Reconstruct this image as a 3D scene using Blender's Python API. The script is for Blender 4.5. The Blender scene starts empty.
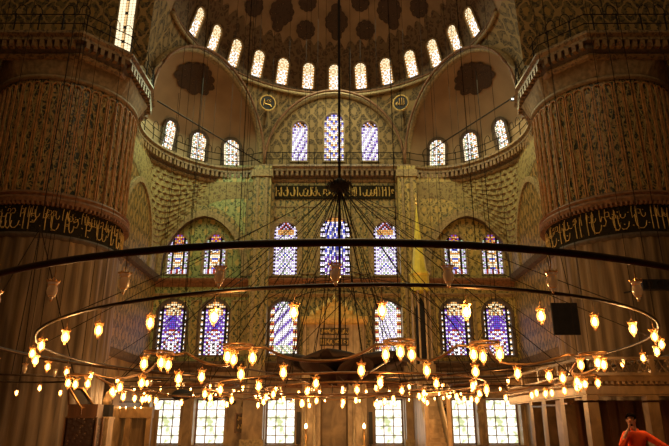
import bpy, bmesh, math, random
from mathutils import Vector, Matrix
random.seed(7)
PI = math.pi
sc = bpy.context.scene
COL = sc.collection
F = 600.0
PITCH = math.atan(202 / 600)
CS, SN = math.cos(PITCH), math.sin(PITCH)
EYE = 1.6

# ------------------------------------------------------------------ camera
cd = bpy.data.cameras.new('camera'); cam = bpy.data.objects.new('camera', cd); COL.objects.link(cam)
cd.sensor_width = 36; cd.lens = 36 * F / 669; cd.clip_end = 300
cam.location = (0, 0, EYE); cam.rotation_euler = (PI / 2 + PITCH, 0, 0)
sc.camera = cam


def ray(x, y):
    u = (x - 335) / F; v = (223 - y) / F
    return Vector((u, CS - v * SN, SN + v * CS))


def P(x, y, Y):
    """point of the place seen at (x, y) on the plane at distance Y"""
    d = ray(x, y); t = Y / d.y
    return Vector((d.x * t, Y, EYE + d.z * t))


def PX(x, y, X):
    d = ray(x, y); t = X / d.x
    return Vector((X, d.y * t, EYE + d.z * t))


def PR(x, y, X0, Y0, r):
    """front point of a vertical round pier"""
    d = ray(x, y)
    a = d.x ** 2 + d.y ** 2; b = -2 * (d.x * X0 + d.y * Y0); c = X0 ** 2 + Y0 ** 2 - r * r
    t = (-b - math.sqrt(max(b * b - 4 * a * c, 0))) / (2 * a)
    return Vector((d.x * t, d.y * t, EYE + d.z * t))


# ------------------------------------------------------------------ materials
MATS = {}


def newmat(name):
    m = bpy.data.materials.new(name); m.use_nodes = True
    nt = m.node_tree
    return m, nt, nt.nodes['Principled BSDF'], nt.nodes, nt.links


def plain(name, col, rough=.6, metal=0., var=.25, scale=3., spec=.4):
    m, nt, b, N, L = newmat(name)
    tc = N.new('ShaderNodeTexCoord'); nz = N.new('ShaderNodeTexNoise')
    nz.inputs['Scale'].default_value = scale; nz.inputs['Detail'].default_value = 6
    rp = N.new('ShaderNodeValToRGB')
    rp.color_ramp.elements[0].position = .3; rp.color_ramp.elements[1].position = .7
    rp.color_ramp.elements[0].color = [c * (1 - var) for c in col] + [1]
    rp.color_ramp.elements[1].color = [min(1, c * (1 + var)) for c in col] + [1]
    L.new(tc.outputs['Object'], nz.inputs['Vector']); L.new(nz.outputs['Fac'], rp.inputs['Fac'])
    L.new(rp.outputs['Color'], b.inputs['Base Color'])
    b.inputs['Roughness'].default_value = rough; b.inputs['Metallic'].default_value = metal
    b.inputs['Specular IOR Level'].default_value = spec
    MATS[name] = m
    return m


def tile(name, cols, scale=3., stretch=(1, 1, 1), dist=.35, big=.5, rough=.45, bump=.3, lattice=0, line=None):
    """arabesque tilework: curling vine lines on a ground with flower dots"""
    m, nt, b, N, L = newmat(name)
    tc = N.new('ShaderNodeTexCoord'); mp = N.new('ShaderNodeMapping')
    mp.inputs['Scale'].default_value = stretch
    L.new(tc.outputs['Object'], mp.inputs['Vector'])
    nz = N.new('ShaderNodeTexNoise'); nz.inputs['Scale'].default_value = scale * .7; nz.inputs['Detail'].default_value = 2
    L.new(mp.outputs['Vector'], nz.inputs['Vector'])
    mx = N.new('ShaderNodeMix'); mx.data_type = 'RGBA'; mx.blend_type = 'LINEAR_LIGHT'; mx.inputs['Factor'].default_value = dist / scale
    L.new(mp.outputs['Vector'], mx.inputs['A']); L.new(nz.outputs['Color'], mx.inputs['B'])
    v = N.new('ShaderNodeTexVoronoi'); v.inputs['Scale'].default_value = scale
    L.new(mx.outputs['Result'], v.inputs['Vector'])
    rp = N.new('ShaderNodeValToRGB'); e = rp.color_ramp.elements
    n = len(cols); pos = [0, .22, .42, .6, .8]
    e[0].color = list(cols[0]) + [1]; e[0].position = 0
    e[1].color = list(cols[1]) + [1]; e[1].position = .3
    for i in range(2, n):
        q = e.new(pos[i] + .08); q.color = list(cols[i]) + [1]
    rp.color_ramp.interpolation = 'LINEAR'
    L.new(v.outputs['Distance'], rp.inputs['Fac'])
    v2 = N.new('ShaderNodeTexVoronoi'); v2.feature = 'DISTANCE_TO_EDGE'; v2.inputs['Scale'].default_value = scale * big
    L.new(mx.outputs['Result'], v2.inputs['Vector'])
    r2 = N.new('ShaderNodeValToRGB'); r2.color_ramp.elements[0].position = .04; r2.color_ramp.elements[1].position = .10
    r2.color_ramp.elements[0].color = (1, 1, 1, 1); r2.color_ramp.elements[1].color = (0, 0, 0, 1)
    L.new(v2.outputs['Distance'], r2.inputs['Fac'])
    m2 = N.new('ShaderNodeMix'); m2.data_type = 'RGBA'
    L.new(r2.outputs['Color'], m2.inputs['Factor']); L.new(rp.outputs['Color'], m2.inputs['A'])
    m2.inputs['B'].default_value = list(cols[-1]) + [1]
    outc = m2.outputs['Result']
    if lattice:      # ogival trellis of painted stems over the ground
        sx = N.new('ShaderNodeSeparateXYZ'); L.new(mx.outputs['Result'], sx.inputs[0])

        def mt(op, a, b_=None):
            q = N.new('ShaderNodeMath'); q.operation = op
            for i_, v_ in enumerate((a, b_)):
                if v_ is None: continue
                if isinstance(v_, (int, float)): q.inputs[i_].default_value = v_
                else: L.new(v_, q.inputs[i_])
            return q.outputs[0]
        k = 2 * PI / lattice
        A_ = mt('COSINE', mt('MULTIPLY', mt('ADD', sx.outputs[0], sx.outputs[1]), k)); B_ = mt('COSINE', mt('MULTIPLY', sx.outputs[2], k * .62))
        tot = mt('ABSOLUTE', mt('ADD', A_, B_)); ln = mt('LESS_THAN', tot, .30)
        dot = mt('GREATER_THAN', tot, 1.55)
        m3 = N.new('ShaderNodeMix'); m3.data_type = 'RGBA'; L.new(ln, m3.inputs['Factor']); L.new(outc, m3.inputs['A'])
        m3.inputs['B'].default_value = list(line or cols[-1]) + [1]
        m4 = N.new('ShaderNodeMix'); m4.data_type = 'RGBA'; L.new(dot, m4.inputs['Factor']); L.new(m3.outputs['Result'], m4.inputs['A'])
        m4.inputs['B'].default_value = list(cols[0]) + [1]
        outc = m4.outputs['Result']
    L.new(outc, b.inputs['Base Color'])
    bp = N.new('ShaderNodeBump'); bp.inputs['Strength'].default_value = bump; bp.inputs['Distance'].default_value = .05
    L.new(v.outputs['Distance'], bp.inputs['Height']); L.new(bp.outputs['Normal'], b.inputs['Normal'])
    b.inputs['Roughness'].default_value = rough
    MATS[name] = m
    return m


def marble(name, a, c, scale=(1, 1, .12), sc_=2.5, rough=.4):
    m, nt, b, N, L = newmat(name)
    tc = N.new('ShaderNodeTexCoord'); mp = N.new('ShaderNodeMapping'); mp.inputs['Scale'].default_value = scale
    nz = N.new('ShaderNodeTexNoise'); nz.inputs['Scale'].default_value = sc_; nz.inputs['Detail'].default_value = 8
    nz.inputs['Distortion'].default_value = .8
    rp = N.new('ShaderNodeValToRGB'); rp.color_ramp.elements[0].position = .35; rp.color_ramp.elements[1].position = .68
    rp.color_ramp.elements[0].color = list(a) + [1]; rp.color_ramp.elements[1].color = list(c) + [1]
    L.new(tc.outputs['Object'], mp.inputs['Vector']); L.new(mp.outputs['Vector'], nz.inputs['Vector'])
    L.new(nz.outputs['Fac'], rp.inputs['Fac']); L.new(rp.outputs['Color'], b.inputs['Base Color'])
    b.inputs['Roughness'].default_value = rough
    MATS[name] = m
    return m


def glow(name, col, s, var=0.):
    m, nt, b, N, L = newmat(name)
    N.remove(b)
    e = N.new('ShaderNodeEmission'); e.inputs['Color'].default_value = list(col) + [1]; e.inputs['Strength'].default_value = s
    if var:
        tc = N.new('ShaderNodeTexCoord'); nz = N.new('ShaderNodeTexNoise'); nz.inputs['Scale'].default_value = 2.6; nz.inputs['Detail'].default_value = 5
        rp = N.new('ShaderNodeValToRGB'); rp.color_ramp.elements[0].position = .38; rp.color_ramp.elements[1].position = .52
        rp.color_ramp.elements[0].color = (.42, .45, .22, 1); rp.color_ramp.elements[1].color = list(col) + [1]
        L.new(tc.outputs['Object'], nz.inputs['Vector']); L.new(nz.outputs['Fac'], rp.inputs['Fac']); L.new(rp.outputs['Color'], e.inputs['Color'])
    L.new(e.outputs[0], N['Material Output'].inputs['Surface'])
    MATS[name] = m
    return m


# tile grounds
tile('tile_green_cast', [(.52, .40, .12), (.02, .045, .018), (.10, .15, .05), (.30, .34, .12)], 4.6, big=.5, dist=.8, lattice=1.1, line=(.36, .37, .13))  # greenish daylight on the left bay is put into this tile colour
tile('tile_olive_cast', [(.52, .36, .09), (.045, .035, .010), (.15, .115, .03), (.36, .28, .08)], 4.6, big=.5, dist=.8, lattice=1.1, line=(.46, .34, .10))  # yellower light on the right bay is put into this tile colour
tile('tile_teal', [(.38, .26, .08), (.018, .035, .016), (.06, .075, .028), (.26, .20, .07)], 4.8, big=.5, dist=.8, lattice=.95, line=(.36, .27, .085))
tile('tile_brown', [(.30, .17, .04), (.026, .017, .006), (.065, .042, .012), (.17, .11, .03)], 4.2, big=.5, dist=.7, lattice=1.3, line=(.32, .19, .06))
tile('tile_pier', [(.46, .30, .09), (.010, .020, .010), (.03, .035, .014), (.36, .22, .07)], 4.6, stretch=(1, 1, .7), dist=.9, big=.6)
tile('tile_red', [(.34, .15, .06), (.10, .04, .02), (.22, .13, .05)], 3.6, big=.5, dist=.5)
tile('dome_frieze', [(.20, .14, .07), (.05, .033, .02), (.11, .06, .03), (.16, .11, .055)], 2.8, big=.55, dist=.5, rough=.8, bump=.1)
tile('pendentive_paint', [(.27, .18, .07), (.04, .025, .011), (.09, .06, .022), (.18, .12, .045)], 4.2, big=.5, dist=.6, lattice=1.5, line=(.30, .20, .075), rough=.8, bump=.1)
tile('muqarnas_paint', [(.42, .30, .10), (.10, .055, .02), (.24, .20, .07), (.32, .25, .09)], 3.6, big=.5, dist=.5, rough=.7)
tile('inlay', [(.60, .42, .20), (.06, .028, .014), (.04, .018, .01)], 9., big=.9, dist=.1, rough=.5)
tile('medallion', [(.26, .15, .06), (.025, .016, .012), (.07, .04, .022)], 3.6, big=.6, dist=.6, rough=.8)
tile('panel_dark', [(.10, .07, .02), (.012, .011, .007), (.022, .018, .009)], 4., big=.45, dist=.7, rough=.95)
MATS['panel_dark'].node_tree.nodes['Principled BSDF'].inputs['Specular IOR Level'].default_value = .1
tile('carpet_red', [(.30, .06, .04), (.20, .03, .02), (.14, .03, .03)], 2., big=.4, rough=.95)
plain('dome_plaster', (.30, .205, .115), .85, var=.18, scale=.8)
plain('exedra_plaster', (.34, .235, .135), .85, var=.15, scale=.7)
plain('stone_warm', (.24, .16, .075), .6, var=.35, scale=4)
tile('ledge_stone', [(.30, .20, .08), (.06, .035, .015), (.14, .09, .04), (.24, .15, .06)], 4.5, big=.6, dist=.4)
plain('stone_trim', (.30, .22, .10), .6, var=.45, scale=6)
plain('stone_red', (.20, .095, .04), .6, var=.4, scale=5)
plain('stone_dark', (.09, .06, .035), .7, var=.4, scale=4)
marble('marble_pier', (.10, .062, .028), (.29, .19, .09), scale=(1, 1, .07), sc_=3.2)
marble('marble_low', (.13, .08, .035), (.36, .24, .11), scale=(1, 1, .6), sc_=1.2)
marble('marble_white', (.30, .21, .11), (.58, .43, .25), scale=(1, 1, .5), sc_=2.)
marble('wood', (.10, .045, .018), (.22, .10, .04), scale=(1, 1, .1), sc_=4)
plain('gold', (.75, .48, .14), .35, .8, .3, 6)
plain('gold_paint', (.62, .42, .12), .5, .1, .3, 6)
marble('platform_stone', (.09, .053, .022), (.21, .13, .055), scale=(1, 1, .5), sc_=3)
plain('frame_paint', (.40, .19, .06), .6, 0, .4, 4)
plain('leaf_paint', (.30, .23, .08), .6, 0, .4, 4)
plain('gold_spire', (.80, .66, .10), .4, .15, .25, 1.5)
plain('iron', (.016, .011, .007), .7, 0, .2, spec=.15)
plain('bronze', (.055, .032, .014), .42, .8, .3, 4)
plain('bronze_light', (.30, .16, .06), .4, .8, .3, 4)
plain('brass', (.80, .46, .16), .3, .9, .2, 8)
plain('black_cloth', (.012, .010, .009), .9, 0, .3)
plain('black_plastic', (.012, .012, .013), .5, 0, .2)
plain('panel_brown', (.04, .022, .012), .8, 0, .4, 2)
plain('lead', (.02, .015, .012), .8)
plain('skin', (.60, .31, .19), .55, 0, .08)
plain('hair', (.006, .004, .003), 1, spec=0)
plain('shirt_orange', (.85, .09, .012), .8, 0, .12, 8)
plain('trousers', (.03, .03, .045), .9)
plain('shoe', (.02, .015, .012), .5)
plain('eye_white', (.7, .65, .6), .3, 0, 0)
# light that enters through panes
WIN = 1.15
glow('g_white', (1, .93, .90), 1.5 * WIN); glow('g_warm', (1, .80, .50), 1.25 * WIN); glow('g_orange', (1, .42, .09), .8 * WIN)
glow('g_red', (.75, .08, .04), .6 * WIN); glow('g_purple', (.30, .10, .80), .65 * WIN); glow('g_blue', (.12, .14, .90), .7 * WIN)
glow('g_lilac', (.78, .66, 1), .95 * WIN); glow('g_green', (.55, .72, .42), .8 * WIN); glow('g_dark', (.16, .07, .05), .35)
glow('g_day', (1, .93, .80), 1.75, var=1)
glow('g_gold', (1, .62, .26), 1.0)
glow('bulb', (1, .56, .20), 30)
glow('bulb_far', (1, .56, .20), 32)
GL = ['lead', 'g_white', 'g_warm', 'g_orange', 'g_red', 'g_purple', 'g_blue', 'g_lilac', 'g_green', 'g_dark', 'g_gold']

m, nt, b, N, L = newmat('lamp_glass')
N.remove(b)
tl = N.new('ShaderNodeBsdfTranslucent'); tl.inputs['Color'].default_value = (1, .62, .28, 1)
tr = N.new('ShaderNodeBsdfTransparent'); gs = N.new('ShaderNodeBsdfGlossy'); gs.inputs['Roughness'].default_value = .15
gs.inputs['Color'].default_value = (1, .85, .6, 1)
x1 = N.new('ShaderNodeMixShader'); x1.inputs[0].default_value = .42
x2 = N.new('ShaderNodeMixShader'); x2.inputs[0].default_value = .12
L.new(tr.outputs[0], x1.inputs[1]); L.new(tl.outputs[0], x1.inputs[2]); L.new(x1.outputs[0], x2.inputs[1]); L.new(gs.outputs[0], x2.inputs[2])
L.new(x2.outputs[0], N['Material Output'].inputs['Surface']); MATS['lamp_glass'] = m
m, nt, b, N, L = newmat('clear_glass')
N.remove(b)
tl = N.new('ShaderNodeBsdfTranslucent'); tl.inputs['Color'].default_value = (1, .84, .58, 1)
df = N.new('ShaderNodeBsdfDiffuse'); df.inputs['Color'].default_value = (1, .84, .58, 1)
tr = N.new('ShaderNodeBsdfTransparent'); gs = N.new('ShaderNodeBsdfGlossy'); gs.inputs['Roughness'].default_value = .12
x0 = N.new('ShaderNodeMixShader'); x1 = N.new('ShaderNodeMixShader'); x1.inputs[0].default_value = .8
x2 = N.new('ShaderNodeMixShader'); x2.inputs[0].default_value = .3
L.new(tl.outputs[0], x0.inputs[1]); L.new(df.outputs[0], x0.inputs[2])
L.new(tr.outputs[0], x1.inputs[1]); L.new(x0.outputs[0], x1.inputs[2]); L.new(x1.outputs[0], x2.inputs[1]); L.new(gs.outputs[0], x2.inputs[2])
L.new(x2.outputs[0], N['Material Output'].inputs['Surface']); MATS['clear_glass'] = m


# ------------------------------------------------------------------ mesh helpers
def link(name, bm, mats, parent=None, smooth=False, loc=None):
    me = bpy.data.meshes.new(name); bm.normal_update(); bm.to_mesh(me); bm.free()
    for k in ([mats] if isinstance(mats, str) else mats): me.materials.append(MATS[k])
    if smooth:
        for p in me.polygons: p.use_smooth = True
    o = bpy.data.objects.new(name, me); COL.objects.link(o)
    if parent: o.parent = parent
    if loc is not None: o.location = loc
    return o


def tag(o, label=None, cat=None, group=None, kind=None):
    if label: o['label'] = label
    if cat: o['category'] = cat
    if group: o['group'] = group
    if kind: o['kind'] = kind
    return o


def empty(name, loc, label, cat, group=None, rz=0, kind=None):
    o = bpy.data.objects.new(name, None); COL.objects.link(o); o.location = loc; o.rotation_euler = (0, 0, rz)
    o.empty_display_size = .1
    return tag(o, label, cat, group, kind)


def struct(name, bm, mats, label, cat, smooth=False):
    return tag(link(name, bm, mats, None, smooth), label, cat, None, 'structure')


def BM(): return bmesh.new()


def box(bm, x0, x1, y0, y1, z0, z1, mi=0, M=None):
    vs = [bm.verts.new((x, y, z)) for x in (x0, x1) for y in (y0, y1) for z in (z0, z1)]
    if M is not None:
        for v in vs: v.co = M @ v.co
    for f in ((0, 1, 3, 2), (4, 6, 7, 5), (0, 4, 5, 1), (2, 3, 7, 6), (0, 2, 6, 4), (1, 5, 7, 3)):
        q = bm.faces.new([vs[i] for i in f]); q.material_index = mi
    return vs


def lathe(bm, prof, n=16, c=(0, 0, 0), mi=0, a0=0, a1=2 * PI, flute=None):
    full = abs(a1 - a0 - 2 * PI) < 1e-6
    m_ = n if full else n + 1
    rings = []
    for (r, z) in prof:
        rg = []
        for i in range(m_):
            a = a0 + (a1 - a0) * i / n
            rr = r * (1 + (flute(a) if flute else 0))
            rg.append(bm.verts.new((c[0] + rr * math.cos(a), c[1] + rr * math.sin(a), c[2] + z)))
        rings.append(rg)
    for k in range(len(prof) - 1):
        for i in range(n):
            j = (i + 1) % m_
            f = bm.faces.new((rings[k][i], rings[k][j], rings[k + 1][j], rings[k + 1][i])); f.material_index = mi
    return rings


def tube(bm, pts, r, n=6, closed=False, mi=0):
    pts = [Vector(p) for p in pts]; rings = []
    N_ = len(pts)
    for i, p in enumerate(pts):
        a = pts[(i - 1) % N_] if (closed or i > 0) else p
        b_ = pts[(i + 1) % N_] if (closed or i < N_ - 1) else p
        t = (b_ - a)
        if t.length < 1e-9: t = Vector((0, 0, 1))
        t.normalize()
        up = Vector((0, 0, 1)) if abs(t.z) < .9 else Vector((0, 1, 0))
        s = t.cross(up).normalized(); u = s.cross(t)
        rr = r[i] if isinstance(r, (list, tuple)) else r
        rings.append([bm.verts.new(p + (s * math.cos(2 * PI * k / n) + u * math.sin(2 * PI * k / n)) * rr) for k in range(n)])
    for i in range(N_ if closed else N_ - 1):
        A, B = rings[i], rings[(i + 1) % N_]
        for k in range(n):
            f = bm.faces.new((A[k], A[(k + 1) % n], B[(k + 1) % n], B[k])); f.material_index = mi
    if not closed:
        bm.faces.new(rings[0][::-1]).material_index = mi; bm.faces.new(rings[-1]).material_index = mi


def sweep(bm, path, prof, mi=0, side=1):
    """moulding: prof = [(offset to the room side, z)], path = [(x, y)]"""
    n = len(path); rings = []
    for i, p in enumerate(path):
        a = Vector(path[max(i - 1, 0)]); b_ = Vector(path[min(i + 1, n - 1)])
        t = (b_ - a).normalized(); nn = Vector((t.y, -t.x)) * side
        rings.append([bm.verts.new((p[0] + nn.x * o, p[1] + nn.y * o, z)) for o, z in prof])
    for i in range(n - 1):
        for k in range(len(prof) - 1):
            f = bm.faces.new((rings[i][k], rings[i + 1][k], rings[i + 1][k + 1], rings[i][k + 1])); f.material_index = mi


def arch_pts(w, h, pointed=False, n=14, rise=None):
    """outline of an arched opening, base centre at origin, in (u, v)"""
    r = w / 2
    if rise is None: rise = r * (1.25 if pointed else 1.0)
    sp = h - rise
    pts = [(-r, 0), (-r, sp)]
    for i in range(1, n):
        a = PI - PI * i / n
        if pointed:
            q = abs(math.cos(a)); x = r * math.cos(a)
            v = sp + rise * (1 - q ** 2.0) ** .6 * (1 - .06 * q)
        else:
            x = r * math.cos(a); v = sp + rise * math.sin(a)
        pts.append((x, v))
    pts += [(r, sp), (r, 0)]
    return pts


def in_arch(u, v, w, h, pointed):
    r = w / 2
    if abs(u) > r or v < 0: return False
    rise = r * (1.25 if pointed else 1.0); sp = h - rise
    if v <= sp: return True
    q = abs(u) / r
    if pointed: return v <= sp + rise * (1 - q ** 2.0) ** .6 * (1 - .06 * q)
    return v <= sp + rise * math.sqrt(max(0, 1 - q * q))


def filled(bm, loops, mapf, mi=0):
    """flat region bounded by loops[0] with holes loops[1:]"""
    es = []
    for lp in loops:
        vs = [bm.verts.new(mapf(u, v)) for u, v in lp]
        es += [bm.edges.new((vs[i], vs[(i + 1) % len(vs)])) for i in range(len(vs))]
    r = bmesh.ops.triangle_fill(bm, use_beauty=True, use_dissolve=False, edges=es)
    for g in r['geom']:
        if isinstance(g, bmesh.types.BMFace): g.material_index = mi


# ------------------------------------------------------------------ stained glass patterns (cell colours)
def pat_dome(i, j, nx, ny):
    if i in (0, nx - 1): return 2 if j % 2 else 3
    if (i + 2 * j) % 5 == 0 or (i - 2 * j) % 5 == 0: return 10
    return 1 if j < ny * .55 else 2


def pat_hall(i, j, nx, ny):
    if j > ny * .85: return (3, 9, 7)[(i + j) % 3]
    return (1, 7, 1, 7, 1, 1, 5)[(i * 3 + j * 2) % 7] if (i + 2 * j) % 5 else 7


def pat_jewel(i, j, nx, ny):
    c = abs(i - (nx - 1) / 2); t = j / ny
    if c > nx / 2 - 1: return (1, 10, 0)[j % 3]
    if c > nx / 2 - 2: return 0
    if c > nx / 2 - 3: return (5, 1, 5, 7)[j % 4] if t < .82 else (10, 2, 9)[j % 3]
    if t > .80: return (2, 10, 9, 2, 3)[(int(c) * 3 + j) % 5]
    if t > .74: return 3 if int(c) % 2 else 2
    if t > .48: return 5 if (int(c) + j) % 3 else (6 if c < 2 else 7)
    if t > .42: return 4 if c < 1.5 else 5
    if t > .22: return (1, 7, 4, 1, 5)[(int(c) * 2 + j) % 5]
    return (1, 7, 1, 9, 4, 1)[(int(c) * 2 + j * 3) % 6]


def pat_fire(i, j, nx, ny):
    c = abs(i - (nx - 1) / 2); t = j / ny
    if t < .10: return (1, 7, 4)[i % 3]
    if c > nx / 2 - 1: return (7, 8, 1, 9)[j % 4]
    if c > nx / 2 - 2: return 7 if j % 3 else 8
    if c > nx / 2 - 3: return 0
    if t > .72: return (3, 4, 10, 5, 3)[(int(c) * 2 + j) % 5]
    if t > .62: return 5 if c < 1.5 else 4
    if c < 1.5: return (2, 3, 1, 6, 2)[j % 5]
    return (2, 3, 10, 1)[(int(c) + j) % 4]


def pat_white(i, j, nx, ny):
    c = abs(i - (nx - 1) / 2); t = j / ny
    if c > nx / 2 - 1: return 7 if j % 2 else 0
    if c > nx / 2 - 2: return (7, 1)[j % 2]
    if t > .86: return (7, 9, 4)[int(c + j) % 3]
    if t > .76: return 3 if (c + j) % 3 > .6 else 10
    if (int(c) + j) % 6 == 0: return 5 if c > 1 else 6
    if (int(c) * 2 + j) % 7 == 3: return 8
    return 1 if (i + j) % 2 else 7


def pat_blue(i, j, nx, ny):
    c = abs(i - (nx - 1) / 2); t = j / ny
    if c > nx / 2 - 2: return (7, 0, 1)[j % 3]
    if t > .9: return 3
    if (int(2 * c) + j) % 5 < 2: return 6 if t > .3 else 5
    return 7 if (i + j) % 2 else 1


def pat_diag(i, j, nx, ny):
    c = abs(i - (nx - 1) / 2)
    if c > nx / 2 - 2: return (3, 1, 2, 4)[j % 4]
    if j / ny < .15: return (8, 1, 2)[(i + j) % 3]
    if j / ny > .86: return (8, 7, 1)[(i + j) % 3]
    return 1 if ((i - j) % 6) < 3 else (5 if (i - j) % 6 == 4 else 7)


def pat_diag2(i, j, nx, ny):
    c = abs(i - (nx - 1) / 2)
    if c > nx / 2 - 2: return (3, 1, 2, 4)[j % 4]
    if j / ny > .80 or j / ny < .15: return (8, 1, 7)[(i + j) % 3]
    return 7 if ((i - j) % 4 < 1 or (i + j) % 4 < 1) else 1


WN = [0]


def window(org, U, V, Nn, w, h, pat, nx, ny, label, pointed=False, depth=.45, frame=.16, fm='stone_trim', proud=0., gap=.10, sill=True):
    """arched window. org = base centre on the wall face, U right, V up, Nn to the room."""
    WN[0] += 1
    root = empty('window_%d' % WN[0], org, label, 'window', kind='structure')
    U, V, Nn = Vector(U), Vector(V), Vector(Nn)

    def mp(u, v, d=0): return U * u + V * v + Nn * d
    back = -depth
    # pane with leading
    bm = BM(); pts = arch_pts(w, h, pointed)
    bm.faces.new([bm.verts.new(mp(u, v, back - .03)) for u, v in pts]).material_index = 0
    cw, ch = w / nx, h / ny
    for i in range(nx):
        for j in range(ny):
            u, v = -w / 2 + (i + .5) * cw, (j + .5) * ch
            if not in_arch(u, v + .15 * ch, w * .995, h, pointed): continue
            c = pat(i, j, nx, ny)
            if c == 0: continue
            a, b_ = cw * (.5 - gap), ch * (.5 - gap)
            bm.faces.new([bm.verts.new(mp(u + s * a, v + t * b_, back)) for s, t in ((-1, -1), (1, -1), (1, 1), (-1, 1))]).material_index = c
    link('pane', bm, GL, root)
    # surround: reveal plus raised moulding
    bm = BM(); o = arch_pts(w + 2 * frame, h + frame, pointed)
    lay = [(pts, back - .03), (pts, proud + .06), (o, proud + .06), (o, -.02)]
    rings = [[bm.verts.new(mp(u, v, d)) for u, v in pp] for pp, d in lay]
    for k in range(3):
        for i in range(len(pts) - 1):
            bm.faces.new((rings[k][i], rings[k][i + 1], rings[k + 1][i + 1], rings[k + 1][i]))
    link('window_frame', bm, fm, root)
    if sill:
        bm = BM()
        q = [mp(s * (w / 2 + frame), v, d) for s in (-1, 1) for v in (-.14, 0) for d in (back, proud + .14)]
        vs = [bm.verts.new(p) for p in q]
        for f in ((0, 1, 3, 2), (4, 6, 7, 5), (0, 4, 5, 1), (2, 3, 7, 6), (0, 2, 6, 4), (1, 5, 7, 3)): bm.faces.new([vs[i] for i in f])
        link('window_sill', bm, fm, root)
    return root


UX, UZ, NB = (1, 0, 0), (0, 0, 1), (0, -1, 0)
YW = 47.0
XS = 14.3          # side walls of the prayer-niche bay
ZL = 22.3          # gallery ledge


def wrect(x0, x1, yt, yb, Y):
    a = P(x0, yt, Y); b_ = P(x1, yt, Y); c = P((x0 + x1) / 2, yb, Y); m_ = P((x0 + x1) / 2, yt, Y)
    return (m_.x, c.z, b_.x - a.x, m_.z - c.z)   # centre x, base z, width, height


# ------------------------------------------------------------------ floor, walls
bm = BM(); box(bm, -30, 30, -12, 50, -.2, 0); struct('floor', bm, 'carpet_red', 'red carpeted prayer hall floor', 'floor')

side_names = ['left', 'right']
low = []   # (rect, pattern, label, kind)
W2c = [wrect(275, 298, 222, 275, YW), wrect(321, 350, 217, 275, YW), wrect(374, 397, 222, 275, YW)]
W3 = [wrect(a, b_, 301, 355, YW) for a, b_ in ((160, 188), (202, 230), (271, 298), (375, 401), (441, 469), (483, 510))]
W4 = [wrect(a, b_, 398.5, 445, YW) for a, b_ in ((151, 182), (195, 226), (266, 296), (375, 404), (452, 477), (486, 520))]
W0 = [wrect(293, 308, 121, 161, YW), wrect(325, 344, 113, 161, YW), wrect(362, 378, 121, 161, YW)]
ARN = []
for (xa, xb, xm) in ((160.5, 241, 201), (432, 512, 470.5)):
    a = P(xa, 276, YW); b_ = P(xb, 276, YW); t = P(xm, 216, YW)
    ARN.append(((a.x + b_.x) / 2, a.z, b_.x - a.x, t.z - a.z))


def hole(r, pointed=False):
    return [(r[0] + u, r[1] + v) for u, v in arch_pts(r[2], r[3], pointed)]


bm = BM()
zsplit = W3[0][1] - .9          # marble below, tiles above
lo = [[(-XS, 0), (-XS, zsplit), (XS, zsplit), (XS, 0)]] + [[(r[0] - r[2] / 2, r[1]), (r[0] - r[2] / 2, r[1] + r[3]), (r[0] + r[2] / 2, r[1] + r[3]), (r[0] + r[2] / 2, r[1])] for r in W4]
filled(bm, lo, lambda u, v: (u, YW, v), 2)
# three bays of tiles: left with a green light cast in its colour, centre, right a yellower one
zt = ZL + .3
XA = 6.2


def bay(x0, x1, mi, holes, z0=zsplit, z1=zt):
    filled(bm, [[(x0, z0), (x0, z1), (x1, z1), (x1, z0)]] + holes, lambda u, v: (u, YW, v), mi)


bay(-XS, -XA, 0, [hole(W3[0]), hole(W3[1]), hole(ARN[0], True)])
bay(-XA, XA, 1, [hole(r) for r in (W3[2], W3[3])] + [hole(r) for r in W2c])
bay(XA, XS, 3, [hole(W3[4]), hole(W3[5]), hole(ARN[1], True)])
# tympanum over the centre bay
ty = [(-XA, zt)] + [(XA * math.cos(PI - PI * i / 24), zt + 7.3 * math.sin(PI * i / 24)) for i in range(1, 24)] + [(XA, zt)]
filled(bm, [ty] + [hole(r) for r in W0], lambda u, v: (u, YW, v), 4)
struct('wall_back', bm, ['tile_green_cast', 'tile_teal', 'marble_low', 'tile_olive_cast', 'pendentive_paint'],
       'tiled end wall of the prayer hall pierced by stained glass windows', 'wall')

# recessed arches of the side bays, with their two windows each
W2s = []
for s, r in enumerate(ARN):
    bm = BM(); Y2 = YW + .55
    pa = arch_pts(r[2], r[3], True)
    A = [bm.verts.new((r[0] + u, YW, r[1] + v)) for u, v in pa]; B = [bm.verts.new((r[0] + u, Y2, r[1] + v)) for u, v in pa]
    for i in range(len(pa) - 1): bm.faces.new((A[i], A[i + 1], B[i + 1], B[i])).material_index = 1
    bm.faces.new((A[0], B[0], B[-1], A[-1])).material_index = 1
    ws = [wrect(a, b_, 234, 274, Y2) for a, b_ in (((170, 190), (206, 227)) if s == 0 else ((444, 465), (481, 501)))]
    W2s += ws
    filled(bm, [[(r[0] + u, r[1] + v) for u, v in pa]] + [hole(w_, True) for w_ in ws], lambda u, v: (u, Y2, v), 0)
    struct('trim_%d' % (s + 1), bm, ['tile_green_cast' if s == 0 else 'tile_olive_cast', 'stone_dark'], 'pointed arch recess holding two windows in the %s bay' % side_names[s], 'arch recess')
    bm = BM()
    for w_, d0, mi in ((.55, .10, 0), (.95, .05, 1)):
        i_ = arch_pts(r[2] + (0 if mi == 0 else 1.1), r[3] + (0 if mi == 0 else .55), True); o = arch_pts(r[2] + 2 * w_, r[3] + w_, True)
        R = [[bm.verts.new((r[0] + u, YW - d, r[1] + v)) for u, v in pp] for pp, d in ((i_, 0), (i_, d0), (o, d0), (o, 0))]
        for k in range(3):
            for i in range(len(pa) - 1): bm.faces.new((R[k][i], R[k][i + 1], R[k + 1][i + 1], R[k + 1][i])).material_index = mi
    struct('trim_%d' % (s + 3), bm, ['stone_trim', 'tile_teal'], 'carved pointed arch border around the %s bay recess' % side_names[s], 'arch moulding')

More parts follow.
